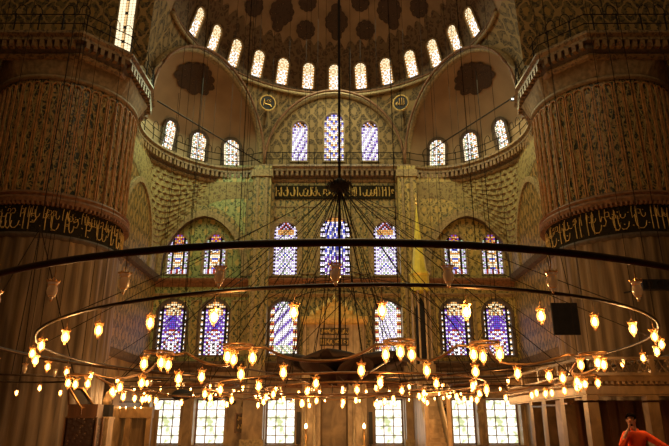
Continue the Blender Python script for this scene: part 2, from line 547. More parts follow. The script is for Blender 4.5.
ords = ['first', 'second', 'third', 'fourth', 'fifth', 'sixth', 'seventh', 'eighth', 'ninth', 'tenth', 'eleventh', 'twelfth', 'thirteenth', 'fourteenth', 'fifteenth', 'sixteenth', 'seventeenth', 'eighteenth', 'nineteenth', 'twentieth']
for k, r in enumerate(W0):
    window((r[0], YW, r[1]), UX, UZ, NB, r[2], r[3], pat_hall if k != 1 else (lambda i, j, nx, ny: (2, 1, 7, 3, 2, 1, 7, 6)[(abs(2 * i - nx + 1) // 2 * 3 + j) % 8]), 9, 24,
           ('%s pale lilac stained glass window under the middle gallery arch' % ('left-hand', '', 'right-hand')[k]) if k != 1 else 'tallest yellow and lilac window under the middle gallery arch', depth=.3, frame=.12, fm='stone_trim')
for k, r in enumerate(W2c):
    window((r[0], YW, r[1]), UX, UZ, NB, r[2], r[3], pat_blue if k == 1 else pat_white, 13, 30,
           ('white latticed window with orange head, %s of the hub cables', 'blue and white tall window behind the hub cables%s', 'white latticed window with orange head, %s of the hub cables')[k] % ('left', '', 'right')[k],
           depth=.25, frame=.42, fm='stone_trim', pointed=False)
for k, r in enumerate(W2s):
    window((r[0], YW + .55, r[1]), UX, UZ, NB, r[2], r[3], pat_fire, 11, 22,
           'orange and red stained glass window inside the %s pointed recess, %s one' % (side_names[k // 2], side_names[k % 2]), depth=.2, frame=.2, pointed=True)
for k, r in enumerate(W3):
    pt = (pat_jewel, pat_jewel, pat_diag, pat_diag2, pat_jewel, pat_jewel)[k]
    window((r[0], YW, r[1]), UX, UZ, NB, r[2], r[3], pt, 13, 27,
           ('violet jewelled window at the far left of the middle row', 'violet jewelled window, second from left in the middle row', 'diagonally striped window left of the prayer niche', 'diagonally latticed window right of the prayer niche',
            'violet jewelled window, second from right in the middle row', 'violet jewelled window at the far right of the middle row')[k], depth=.35, frame=.22, fm='stone_dark')
# bottom row: tall clear windows with iron bars, deep stone reveals
for k, r in enumerate(W4):
    WN[0] += 1
    root = empty('window_%d' % WN[0], (r[0], YW, r[1]), 'tall clear barred daylight window at floor level, %s from the left' % ords[k], 'window', kind='structure')
    w, h = r[2], r[3]; dp = 1.0
    bm = BM(); bm.faces.new([bm.verts.new((x, dp, z)) for x, z in ((-w / 2, 0), (w / 2, 0), (w / 2, h), (-w / 2, h))]); link('pane', bm, 'g_day', root)
    bm = BM()
    for x0, x1, z0, z1 in ((-w / 2 - .01, -w / 2, 0, h), (w / 2, w / 2 + .01, 0, h), (-w / 2, w / 2, h, h + .01), (-w / 2, w / 2, -.01, 0)): box(bm, x0, x1, 0, dp, z0, z1)
    link('window_reveal', bm, 'marble_white', root)
    bm = BM(); fw = .11
    for x0, x1, z0, z1 in ((-w / 2, -w / 2 + fw, 0, h), (w / 2 - fw, w / 2, 0, h), (-w / 2, w / 2, h - fw, h), (-w / 2, w / 2, 0, fw)): box(bm, x0, x1, dp - .12, dp - .02, z0, z1)
    link('window_frame', bm, 'wood', root)
    bm = BM()
    for q in (1 / 3, 2 / 3): box(bm, -w / 2 + w * q - .035, -w / 2 + w * q + .035, dp - .11, dp - .03, 0, h)
    for q in (.2, .4, .58, .76): box(bm, -w / 2, w / 2, dp - .1, dp - .04, h * q - .03, h * q + .03)
    link('window_bars', bm, 'wood', root)
    bm = BM(); fr = .22
    for x0, x1, z0, z1 in ((-w / 2 - fr, -w / 2, 0, h + fr), (w / 2, w / 2 + fr, 0, h + fr), (-w / 2 - fr, w / 2 + fr, h, h + fr)): box(bm, x0, x1, -.07, 0, z0, z1)
    link('window_surround', bm, 'marble_low', root)

# cornices of the end wall
tn = 5


def cornice(z, hgt, out, mats, label, x0=-XS, x1=XS, Y=YW):
    global tn
    bm = BM(); n = 5
    sweep(bm, [(x0, Y), (x1, Y)], [(0, z), (out * .35, z + hgt * .15), (out * .4, z + hgt * .4), (out * .75, z + hgt * .55), (out, z + hgt * .8), (out, z + hgt), (0, z + hgt)], side=1)
    o = struct('trim_%d' % tn, bm, mats, label, 'cornice'); tn += 1
    return o


zc = P(335, 287, YW).z; cornice(zc, P(335, 279, YW).z - zc, .45, 'stone_red', 'reddish cornice between the two upper window rows')
zc = P(335, 297, YW).z; cornice(zc, .28, .2, 'stone_trim', 'thin pale string course above the middle row windows')
zc = P(335, 372, YW).z; cornice(zc, P(335, 362, YW).z - zc, .8, 'stone_dark', 'dark projecting cornice under the middle row windows')
zc = P(335, 388, YW).z; cornice(zc, .35, .35, 'stone_red', 'lower reddish string course above the floor windows')
zc = P(335, 182, YW).z; cornice(zc, P(335, 176, YW).z - zc, .3, 'stone_trim', 'pale cornice above the dark inscription band', -XA, XA)
# dark inscription band with gilt script in the centre bay
z0 = P(335, 199, YW).z; z1 = P(335, 186, YW).z


def scribble(bm, x0, x1, z0, z1, mapf, r=.035, dens=1.6, seed=1, n=4):
    """flowing script: tall uprights, sweeping bowls, dots"""
    rnd = random.Random(seed); x = x0; H = z1 - z0
    while x < x1:
        k = rnd.random(); w = H * rnd.uniform(.35, .8) / dens
        if k < .4:
            pts = [(x, z0 + H * .1), (x + w * .05, z0 + H * .6), (x - w * .05, z0 + H * .95)]
        elif k < .8:
            pts = [(x + w * .5 * (1 - math.cos(a)), z0 + H * (.42 - .3 * math.sin(a))) for a in [PI * q / 5 for q in range(6)]] + [(x + w, z0 + H * .7)]
        else:
            pts = [(x + w * .5 + w * .35 * math.cos(a), z0 + H * (.55 + .2 * math.sin(a))) for a in [2 * PI * q / 6 for q in range(6)]]
        tube(bm, [mapf(u, v) for u, v in pts], r, n)
        if rnd.random() < .5:
            d = rnd.uniform(.1, .9) * H; tube(bm, [mapf(x + w * .4, z0 + d), mapf(x + w * .4 + r * 2.5, z0 + d + r)], r, n)
        x += w * .8


bm = BM(); box(bm, -XA + 1.2, XA - 1.2, YW - .12, YW - .001, z0, z1)
bd = struct('trim_%d' % tn, bm, 'panel_dark', 'dark green inscription band with gilt script above the upper windows', 'inscription band'); tn += 1
bm = BM(); scribble(bm, -XA + 1.3, XA - 1.3, z0 + .1, z1 - .1, lambda u, v: (u, YW - .14, v), .045, 1.8, 3); link('gilt_script', bm, 'gold_paint', bd)

# vertical tile panels with raised borders between windows
bm = BM()
for xa, xb, ya, yb in ((275, 297, 206, 218), (301, 317, 206, 274), (354, 371, 206, 274), (248, 262, 190, 274), (409, 423, 190, 274), (232, 246, 300, 356), (192, 199, 300, 356), (473, 480, 300, 356), (376, 397, 206, 218), (426, 438, 300, 356)):
    a = P(xa, ya, YW); c = P(xb, yb, YW)
    for q in range(2):
        x0, x1 = a.x + .12 * q, c.x - .12 * q; zz0, zz1 = c.z + .12 * q, a.z - .12 * q
        if q == 0:
            t = .10
            box(bm, x0, x0 + t, YW - .08, YW, zz0, zz1, 0); box(bm, x1 - t, x1, YW - .08, YW, zz0, zz1, 0); box(bm, x0, x1, YW - .08, YW, zz0, zz0 + t, 0); box(bm, x0, x1, YW - .08, YW, zz1 - t, zz1, 0)
        else: box(bm, x0, x1, YW - .03, YW, zz0, zz1, 1)
struct('trim_%d' % tn, bm, ['stone_trim', 'tile_teal'], 'framed floral tile panels between the windows', 'tile panels'); tn += 1

# pilasters flanking the centre bay
for s in (-1, 1):
    bm = BM()
    x0, x1 = sorted((s * 5.25, s * 6.75))
    box(bm, x0, x1, YW - .9, YW, zsplit, ZL - .1, 0); box(bm, x0, x1, YW - .9, YW, 0, zsplit, 2)
    for k in range(2):
        xx = x0 + .28 + k * .72
        box(bm, xx, xx + .22, YW - .99, YW - .9, 4.2, ZL - 1.2, 1)
    box(bm, x0 - .12, x1 + .12, YW - 1.05, YW, ZL - 1.1, ZL - .5, 1)
    box(bm, x0 - .12, x1 + .12, YW - 1.05, YW, 0, .6, 1)
    struct('trim_%d' % tn, bm, ['tile_teal' if s < 0 else 'tile_olive_cast', 'stone_trim', 'marble_low'], 'tiled pilaster on the %s of the centre bay' % ('left' if s < 0 else 'right'), 'pilaster'); tn += 1

# side walls of the bay
for s in (-1, 1):
    sd = side_names[(s + 1) // 2]
    bm = BM()
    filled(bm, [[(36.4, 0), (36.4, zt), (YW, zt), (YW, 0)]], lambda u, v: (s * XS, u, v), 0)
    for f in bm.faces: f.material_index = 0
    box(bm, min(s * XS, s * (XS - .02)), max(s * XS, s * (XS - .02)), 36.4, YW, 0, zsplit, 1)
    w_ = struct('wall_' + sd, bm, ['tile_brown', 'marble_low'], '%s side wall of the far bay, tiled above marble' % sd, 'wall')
    # pointed brown tile panel
    bm = BM(); cy, bz, ww, hh = 41.2, P(335, 262, 41).z, 6.4, 0
    hh = 18.6 - bz
    pa = arch_pts(ww, hh, True); o = arch_pts(ww + .8, hh + .4, True)
    bm.faces.new([bm.verts.new((s * (XS - .06), cy + u, bz + v)) for u, v in pa]).material_index = 0
    R = [[bm.verts.new((s * (XS - d), cy + u, bz + v)) for u, v in pp] for pp, d in ((pa, .06), (pa, .2), (o, .2), (o, 0))]
    for k in range(3):
        for i in range(len(pa) - 1): bm.faces.new((R[k][i], R[k][i + 1], R[k + 1][i + 1], R[k + 1][i])).material_index = 1
    struct('trim_%d' % tn, bm, ['tile_brown', 'stone_trim'], 'pointed panel of brown tiles on the %s side wall' % sd, 'tile panel'); tn += 1
    for z, hl in ((P(335, 283, YW).z, 'upper'), (P(335, 368, YW).z, 'lower')):
        bm = BM(); sweep(bm, [(s * XS, 35.8), (s * XS, YW)], [(0, z), (.3, z + .1), (.4, z + .5), (0, z + .5)], side=-1 if s > 0 else 1)
        struct('trim_%d' % tn, bm, 'stone_dark', '%s string course along the %s side wall' % (hl, sd), 'cornice'); tn += 1

# ------------------------------------------------------------------ ledge path, exedras, muqarnas, pendentives, semi-dome
CE = Vector((-9.6, 41.5)); AE = Vector((3.4, 5.5)); BE = Vector((-.85, .526)) * 4.8


def E(th, s=-1, k=1.):
    p = CE + AE * math.cos(th) * k + BE * math.sin(th) * k
    x = p.x; y = p.y
    return Vector((x if s < 0 else -x, y))


def half(s):
    pts = [(s * 24, 28.9), (s * 18.3, 28.9), (s * 14.2, 28.9), (s * 12.6, 30.6), (s * 12.5, 34)]
    pts += [tuple(E(PI - PI * i / 22, s)) for i in range(0, 23)]
    return pts


LP = half(-1) + half(1)[::-1]
bm = BM()
zl = ZL
sweep(bm, LP, [(-1.5, zl + .1), (.75, zl + .1), (.8, zl - .1), (.62, zl - .25), (.62, zl - .42)], 0, side=1)
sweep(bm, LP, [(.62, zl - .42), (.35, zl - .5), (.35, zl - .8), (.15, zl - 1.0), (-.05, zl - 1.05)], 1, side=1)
sweep(bm, LP, [(.15, zl - 1.0), (.22, zl - 1.1), (.1, zl - 1.25), (-.1, zl - 1.3)], 0, side=1)


def along(path, step):
    out = []; acc = 0; nxt = step / 2
    for i in range(len(path) - 1):
        a, b_ = Vector(path[i]), Vector(path[i + 1]); l = (b_ - a).length
        while nxt <= acc + l:
            p = a + (b_ - a) * ((nxt - acc) / l); t = (b_ - a).normalized(); out.append((p, t)); nxt += step
        acc += l
    return out


for p, t in along(LP, .42):     # little brackets of the gallery cornice
    n_ = Vector((t.y, -t.x)); M = Matrix(((t.x, n_.x, 0, p.x), (t.y, n_.y, 0, p.y), (0, 0, 1, 0), (0, 0, 0, 1)))
    box(bm, -.11, .11, .2, .60, zl - .85, zl - .42, 2, M)
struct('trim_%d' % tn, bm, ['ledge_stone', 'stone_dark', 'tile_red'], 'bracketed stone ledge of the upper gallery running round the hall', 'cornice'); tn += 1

# gallery railing
root = empty('gallery_railing', (0, YW - 1, ZL), 'black iron railing with scrolls along the upper gallery ledge', 'railing')


def L2(v): return (v[0], v[1] - (YW - 1), v[2])


inn = []
for i, p in enumerate(LP):
    a = Vector(LP[max(i - 1, 0)]); b_ = Vector(LP[min(i + 1, len(LP) - 1)]); t = (b_ - a).normalized()
    inn.append((p[0] + t.y * .6, p[1] - t.x * .6))
for hz in (.55, 1.15):
    bm = BM(); tube(bm, [L2((x, y, .1 + hz)) for x, y in inn], .035, 4); link('rail', bm, 'iron', root)
posts = along(inn, 1.35)
for p, t in posts[:98]:
    bm = BM(); x, y, _ = L2((p.x, p.y, 0)); box(bm, x - .03, x + .03, y - .03, y + .03, .1, 1.3)
    link('baluster', bm, 'iron', root)
for p, t in along(inn, 2.7):
    if p.y > 44 and abs(p.x) < 6: continue
    bm = BM()
    for sg in (-1, 1):
        pts = [L2((p.x + t.x * sg * (.45 - .32 * math.cos(a)), p.y + t.y * sg * (.45 - .32 * math.cos(a)), 1.3 + .75 * math.sin(a) * (1 - a / 7))) for a in [q * PI * 1.3 / 8 for q in range(9)]]
        tube(bm, pts, .03, 4)
    link('scrollwork', bm, 'iron', root)

for s in (-1, 1):
    sd = side_names[(s + 1) // 2]
    # quarter dome
    bm = BM(); nt_, npz = 36, 14; H = 7.1; g = []
    for j in range(npz + 1):
        ps = PI / 2 * j / npz
        g.append([bm.verts.new((*E(PI * i / nt_, s, 1)[:], 0)) for i in range(nt_ + 1)])
        for i in range(nt_ + 1):
            th = PI * i / nt_; p = E(th, s); c = Vector((s * 9.6, 41.5))
            q = c + (p - c) * math.cos(ps); g[j][i].co = (q.x, q.y, ZL + H * math.sin(ps))
    for j in range(npz):
        for i in range(nt_): bm.faces.new((g[j][i], g[j][i + 1], g[j + 1][i + 1], g[j + 1][i]))
    ex = struct('ceiling_exedra_' + sd, bm, 'exedra_plaster', '%s quarter dome with three windows above the gallery' % sd, 'dome', True)

    def ES(th, ps, k=1.0, s=s, H=H):
        p = E(th, s); c = Vector((s * 9.6, 41.5)); q = c + (p - c) * math.cos(ps) * k
        return Vector((q.x, q.y, ZL + H * math.sin(ps) * k))
    # three windows of the exedra
    for k, (px, py, ww, hh) in enumerate(((166, 136, 1.15, 2.3), (197, 150, 1.3, 2.3), (232, 156, 1.3, 2.2)) if s < 0 else ((506, 133, 1.15, 2.3), (473, 148, 1.3, 2.3), (438, 155, 1.3, 2.2))):
        best = min((abs((lambda q: F * q.x / (q.y * CS + (q.z - EYE) * SN))(ES(PI * i / 400, .09)) + 335 - px), i) for i in range(20, 380) if (i < 395))
        th = PI * best[1] / 400
        b0 = ES(th, .075); b1 = ES(th, .40); t = (ES(th + .03, .1) - ES(th - .03, .1)); t.z = 0; t.normalize()
        if t.x < 0: t = -t
        V_ = (b1 - b0).normalized(); N_ = V_.cross(t) * 1; N_.normalize()
        ctr = Vector((s * 9.6, 41.5, b0.z + 1))
        if N_.dot(ctr - b0) < 0: N_ = -N_
        window(b0 + N_ * .22, t, V_, N_, ww, hh, lambda i, j, nx, ny: 2 if i in (0, nx - 1) else (1, 1, 8, 1, 2, 1)[(i * 5 + j * 3) % 6] if (i + 2 * j) % 6 else 3, 8, 14,
               'white and green latticed window in the %s quarter dome, %s one' % (sd, ('nearest the pier', 'middle', 'nearest the centre')[k]), depth=.12, frame=.26, fm='stone_dark', sill=False)
    # painted palmette medallion near the crown
    bm = BM(); c_th, c_ps = PI * .5, 1.12
    ctr = bm.verts.new(ES(c_th, c_ps, .985)); rim = []
    for i in range(48):
        a = 2 * PI * i / 48; rr = (1 + .16 * abs(math.sin(a * 6)))
        rim.append(bm.verts.new(ES(c_th + .62 * rr * math.cos(a), c_ps + .24 * rr * math.sin(a), .985)))
    for i in range(48): bm.faces.new((ctr, rim[i], rim[(i + 1) % 48]))
    link('painted_medallion', bm, 'medallion', ex)
    # muqarnas transition under the ledge
    bm = BM(); K = 13; nn = 144; rows = []

    def Lp(u, s=s):
        # rectangle corner path, u 0 at the centre side, 1 at the pier side
        a, b_ = XS - 6.2, YW - 36
        d = u * (a + b_)
        if d < a: return Vector((s * (6.2 + d), YW - .03))
        return Vector((s * (XS - .03), YW - .03 - (d - a)))
    for k in range(K + 1):
        t = (k / K) ** 1.15; row = []
        for i in range(nn + 1):
            u = i / nn; e = E(PI * u, s); l = Lp(u)
            p = e.lerp(l, t)
            c = Vector((s * 9, 41)); dirn = (c - p).normalized()
            w = .11 * abs(math.sin(PI * (i / 5 + .5 * (k % 2)))) * (1 - .5 * t)
            p = p - dirn * w
            p.y = min(p.y, YW - .02); p.x = max(min(p.x, XS - .02), -XS + .02)
            row.append(p)
        rows.append(row)
    zs = [[ZL - 1.2 - (1.5 + 4.8 * math.sin(PI * i / nn) ** 5) * (k / K) for i in range(nn + 1)] for k in range(K + 1)]
    prev = None
    for k in range(K + 1):
        a = [bm.verts.new((p.x, p.y, zs[k][i])) for i, p in enumerate(rows[k])]
        if prev:
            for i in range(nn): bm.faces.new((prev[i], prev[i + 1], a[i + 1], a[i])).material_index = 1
        if k < K:
            b_ = [bm.verts.new((p.x, p.y, zs[k + 1][i] + .03)) for i, p in enumerate(rows[k])]
            for i in range(nn): bm.faces.new((a[i], a[i + 1], b_[i + 1], b_[i]))
            prev = b_
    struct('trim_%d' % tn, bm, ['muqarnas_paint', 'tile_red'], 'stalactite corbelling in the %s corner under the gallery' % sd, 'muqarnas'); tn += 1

# semi-dome
R_S, ZC = 11.75, 27.3
YD = 35.5
ZR = 29.3


def DS(phi, z=None, k=1., el=None):
    """semi-dome surface: phi from the axis, z height"""
    if el is None: el = math.asin(max(-1, min(1, (z - ZC) / R_S)))
    r = R_S * math.cos(el) * k
    return Vector((r * math.sin(phi), YD + r * math.cos(phi), ZC + R_S * math.sin(el) * k))


bm = BM(); e0 = math.asin((ZR - ZC) / R_S); ne, nf = 24, 72; g = []
for j in range(ne + 1):
    el = e0 + (PI / 2 - e0) * j / ne
    row = [bm.verts.new((DS(-PI / 2, el=el).x, 31.5, ZC + R_S * math.sin(el)))]
    row += [bm.verts.new(DS(-PI / 2 + PI * i / nf, el=el)) for i in range(nf + 1)]
    row += [bm.verts.new((DS(PI / 2, el=el).x, 31.5, ZC + R_S * math.sin(el)))]
    g.append(row)
for j in range(ne):
    for i in range(nf + 2): bm.faces.new((g[j][i], g[j][i + 1], g[j + 1][i + 1], g[j + 1][i]))
dome = struct('ceiling', bm, 'dome_plaster', 'painted plaster half dome with a ring of arched windows at its foot', 'dome', True)

# frieze behind/around the dome windows with a scalloped palmette edge
bm = BM(); rowsF = []
nn = 260
for q in range(7):
    row = []
    for i in range(nn + 1):
        ph = -PI / 2 + PI * i / nn
        top = e0 + .345 + .05 * abs(math.sin(i / nn * PI * 34)) + .03 * abs(math.sin(i / nn * PI * 17))
        row.append(bm.verts.new(DS(ph, el=e0 + (top - e0) * q / 6, k=.996)))
    rowsF.append(row)
for q in range(6):
    for i in range(nn): bm.faces.new((rowsF[q][i], rowsF[q][i + 1], rowsF[q + 1][i + 1], rowsF[q + 1][i]))
link('painted_frieze', bm, 'dome_frieze', dome, True)

# medallions on the half dome
for (px, py, rr, tip) in ((254, 6, 1.0, 0), (282, 12, 1.25, 1), (308, 2, .9, 0), (306, 30, .95, 0), (337, 22, 1.15, 1), (366, 30, .95, 0), (361, 2, .9, 0), (390, 10, 1.25, 1), (420, 7, 1.0, 0)):
    d = ray(px, py); o = Vector((0, 0, EYE)); c = Vector((0, YD, ZC)); L_ = o - c
    A_ = d.dot(d); B_ = 2 * d.dot(L_); C_ = L_.dot(L_) - R_S ** 2
    t = (-B_ + math.sqrt(B_ * B_ - 4 * A_ * C_)) / (2 * A_); p = o + d * t
    nrm = (p - c).normalized(); e1 = Vector((0, 0, 1)).cross(nrm).normalized(); e2 = nrm.cross(e1)
    rim = []; bm = BM(); ctr = bm.verts.new(c + nrm * (R_S - .07))
    for i in range(40):
        a = 2 * PI * i / 40; r_ = rr * (.82 + .10 * abs(math.sin(a * 5)))
        if tip and abs(math.sin(a)) > .93: r_ *= 1.5
        q = p + (e1 * math.cos(a) + e2 * math.sin(a)) * r_; q = c + (q - c).normalized() * (R_S - .07); rim.append(bm.verts.new(q))
    for i in range(40): bm.faces.new((ctr, rim[i], rim[(i + 1) % 40]))
    link('painted_medallion', bm, 'medallion', dome)

# dome windows
for k in range(-6, 7):
    ph = math.radians(12.2 * k)
    b0 = DS(ph, z=29.9); b1 = DS(ph, z=32.0)
    V_ = (b1 - b0).normalized(); U_ = Vector((math.cos(ph), -math.sin(ph), 0)); N_ = V_.cross(U_).normalized()
    if N_.dot(Vector((0, YD, ZC)) - b0) < 0: N_ = -N_
    window(b0 + N_ * .16, U_, V_, N_, .98, 2.25, pat_dome, 8, 18, 'arched golden latticed window in the half dome ring, %s from the left' % ords[k + 6],
           depth=.06, frame=.13, fm='stone_trim', sill=False, gap=.07)

# pendentives between ring and arches
bm = BM()
bound = []; ring = []


def arch_edge(s, i, n):
    a = PI * i / n
    c = Vector((s * 9.6, 41.5)); v = Vector((-s * 3.4 * 1, 5.5))
    p = c + v * math.cos(a)
    return Vector((p.x, p.y, ZL + 7.1 * math.sin(a)))


nA = 24
left = [Vector((-12.5, 31.5, ZL))] + [arch_edge(-1, nA - i, nA) for i in range(nA + 1)]
mid = [Vector((-XA * math.cos(PI * i / nA), YW - .02, ZL + 7.1 * math.sin(PI * i / nA))) for i in range(1, nA)]
right = [arch_edge(1, i, nA) for i in range(nA + 1)] + [Vector((12.5, 31.5, ZL))]
bound = left + mid + right
for p in bound:
    if p.y < 32: ring.append(Vector((math.copysign(DS(PI / 2, z=ZR).x, p.x), 31.5, ZR)))
    else:
        ph = math.atan2(p.x, max(p.y - YD, .02)); ring.append(DS(ph, z=ZR))
A0 = [bm.verts.new(p) for p in bound]
prev = A0
for q in range(1, 7):
    t = q / 6
    cur = []
    for p, r_ in zip(bound, ring):
        w = p.lerp(r_, t); bow = .5 * math.sin(PI * t) * min(1, (r_.z - p.z) / 5)
        o2 = Vector((w.x, w.y - YD, 0)).normalized() * bow
        cur.append(bm.verts.new(w + o2 * (1 if w.y + o2.y < YW - .05 else 0)))
    for i in range(len(bound) - 1): bm.faces.new((prev[i], prev[i + 1], cur[i + 1], cur[i]))
    prev = cur
struct('ceiling_pendentives', bm, 'pendentive_paint', 'painted curved triangles carrying the half dome ring', 'pendentive', True)
# arch mouldings and ring moulding
bm = BM()
for lst in (left[1:], [Vector((-XA, YW, ZL))] + mid + [Vector((XA, YW, ZL))], right[:-1]):
    pp = [p + Vector((0, -.12, 0)) for p in lst]
    tube(bm, pp, .24, 8, mi=0)
    tube(bm, [p + (Vector((p.x * .96, YD + (p.y - YD) * .96, p.z + .15)) - p) for p in pp], .11, 6, mi=1)
tube(bm, [DS(-PI / 2 + PI * i / 60, z=ZR, k=.99) for i in range(61)], .17, 6, mi=0)
tube(bm, [DS(-PI / 2 + PI * i / 60, z=ZR + .28, k=.99) for i in range(61)], .09, 6, mi=1)
struct('trim_%d' % tn, bm, ['stone_trim', 'stone_red'], 'carved mouldings edging the three gallery arches and the dome ring', 'moulding', True); tn += 1

# big wall above the piers with the main arch
for s in (-1, 1):
    sd = side_names[(s + 1) // 2]
    bm = BM(); out = [(11.5, ZL), (30, ZL), (30, 48), (0, 48), (0, ZC + R_S)]
    for i in range(1, 14):
        el = PI / 2 - (PI / 2 - e0) * i / 14; out.append((R_S * math.cos(el), ZC + R_S * math.sin(el)))
    filled(bm, [out], lambda u, v: (s * u, 31.5, v), 0)
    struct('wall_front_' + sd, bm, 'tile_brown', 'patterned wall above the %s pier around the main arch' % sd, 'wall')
    # lower outer wall beyond the pier
    bm = BM(); box(bm, min(s * 24, s * 24.4), max(s * 24, s * 24.4), -10, 47, 0, 30)
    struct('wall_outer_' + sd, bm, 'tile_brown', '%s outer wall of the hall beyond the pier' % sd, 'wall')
    bm = BM(); box(bm, min(s * 14.35, s * 23.9), max(s * 14.35, s * 23.9), 37.0, 37.2, 0, ZL - 1.5)
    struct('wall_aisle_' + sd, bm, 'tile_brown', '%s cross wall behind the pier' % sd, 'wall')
# bright window high by the left pier
a = P(116, 42, 31.5)
window((-13.0, 31.45, ZL + .5), UX, UZ, NB, 1.0, 5.0, lambda i, j, nx, ny: 2 if i != 2 else (10 if j % 5 else 0), 5, 24, 'narrow bright window behind the railing above the left pier', depth=-.05, frame=.1, gap=.05)

# ------------------------------------------------------------------ piers
XP, YP, RP = 16.35, 33.0, 3.9
for s in (-1, 1):
    sd = side_names[(s + 1) // 2]
    root = empty('pier', (s * XP, YP, 0), 'giant round %s pier, fluted marble below and tiled above an inscription band' % sd, 'pillar')
    zb0, zb1, zb2 = 10.9, 12.5, 12.95
    bm = BM(); lathe(bm, [(RP + .25, 0), (RP + .25, .2), (RP + .1, .35)], 64); link('base', bm, 'marble_pier', root)
    bm = BM(); fl = lambda a: .018 * abs(math.sin(a * 20))
    lathe(bm, [(RP - .05, .3), (RP - .05, zb0)], 240, flute=fl); link('shaft', bm, 'marble_pier', root, True)
    bm = BM(); lathe(bm, [(RP, zb0 - .25), (RP + .12, zb0 - .1), (RP + .06, zb0), (RP + .02, zb0 + .05)], 96); link('lower_moulding', bm, 'stone_dark', root, True)
    bm = BM(); lathe(bm, [(RP + .02, zb0 + .0), (RP + .02, zb1)], 96); ib = link('inscription_band', bm, 'panel_dark', root, True)
    bm = BM(); rr = RP + .06
    scribble(bm, 0, 2 * PI * rr * .999, zb0 + .06, zb1 - .2, lambda u, v: (rr * math.cos(-u / rr), rr * math.sin(-u / rr), v), .026, 2.0, 11 + s)
    scribble(bm, 0, 2 * PI * rr * .999, zb0 + .75, zb1 - .12, lambda u, v: (rr * math.cos(-u / rr), rr * math.sin(-u / rr), v), .02, 1.5, 15 + s); link('gilt_script', bm, 'gold_paint', ib)
    bm = BM(); lathe(bm, [(RP, zb1 - .05), (RP + .3, zb1 + .05), (RP + .36, zb1 + .25), (RP + .22, zb1 + .42), (RP + .32, zb1 + .52), (RP + .1, zb1 + .68), (RP, zb1 + .75)], 96)
    for i in range(110):
        a = 2 * PI * i / 110; M = Matrix.Rotation(a, 4, 'Z'); box(bm, RP + .1, RP + .34, -.05, .05, zb1 - .12, zb1 + .06, 0, M)
    link('band_moulding', bm, 'stone_red', root)
    zt0, zt1 = zb1 + .7, 19.75
    bm = BM(); lathe(bm, [(RP - .05, zt0), (RP - .05, zt1 + .8)], 96); link('tiled_shaft', bm, 'tile_pier', root, True)
    bm = BM(); npn = 47; hw = PI / npn
    for i in range(npn):
        a = 2 * PI * i / npn
        # each strip: arched-top raised frame, following the round
        ww = 2 * hw * RP * .86
        pa = arch_pts(ww, zt1 - zt0 - .05, False, 8); pi_ = arch_pts(ww - .10, zt1 - zt0 - .10, False, 8)

        def mp(u, v, d): an = a + u / RP; return ((RP + d) * math.cos(an), (RP + d) * math.sin(an), zt0 + v)
        R = [[bm.verts.new(mp(u, v, d)) for u, v in pp] for pp, d in ((pi_, -.04), (pi_, .06), (pa, .06), (pa, -.04))]
        for k in range(3):
            for q in range(len(pa) - 1): bm.faces.new((R[k][q], R[k][q + 1], R[k + 1][q + 1], R[k + 1][q]))
    link('arched_panel_frames', bm, 'frame_paint', root)
    bm = BM()     # wavy leafy stems inside each strip
    for i in range(npn):
        a = 2 * PI * i / npn
        pts = [((RP + .02) * math.cos(a + .035 * math.sin(q * 1.1 + i)), (RP + .02) * math.sin(a + .035 * math.sin(q * 1.1 + i)), zt0 + .25 + q * .42) for q in range(16)]
        tube(bm, pts, .022, 4)
        for q in range(15):
            p_ = Vector(pts[q]); sd_ = Vector((-p_.y, p_.x, 0)).normalized() * (.10 if q % 2 else -.10)
            vs_ = [bm.verts.new(p_ + w_) for w_ in (Vector((0, 0, .0)), sd_ + Vector((0, 0, .06)), sd_ * 1.15 + Vector((0, 0, .2)), Vector((0, 0, .14)))]
            bm.faces.new(vs_)
    link('leafy_stems', bm, 'leaf_paint', root)
    bm = BM(); lathe(bm, [(RP - .02, zt1 + .12), (RP + .14, zt1 + .2), (RP + .1, zt1 + .38), (RP, zt1 + .42)], 96); link('collar', bm, 'stone_warm', root, True)
    # flare from round to octagon under the ledge
    bm = BM(); n = 64; A, B = [], []
    for i in range(n):
        an = 2 * PI * i / n
        rb = 4.15 / max(abs(math.cos(((an + PI / 8) % (PI / 4)) - PI / 8)), .1)
        A.append(bm.verts.new((RP * math.cos(an), RP * math.sin(an), zt1 + .4))); B.append(bm.verts.new((rb * math.cos(an), rb * math.sin(an), ZL - 1.0)))
    for i in range(n): bm.faces.new((A[i], A[(i + 1) % n], B[(i + 1) % n], B[i]))
    lathe(bm, [(4.2, ZL - 1.0), (4.2, ZL - .1)], 8)
    link('capital', bm, 'stone_warm', root)

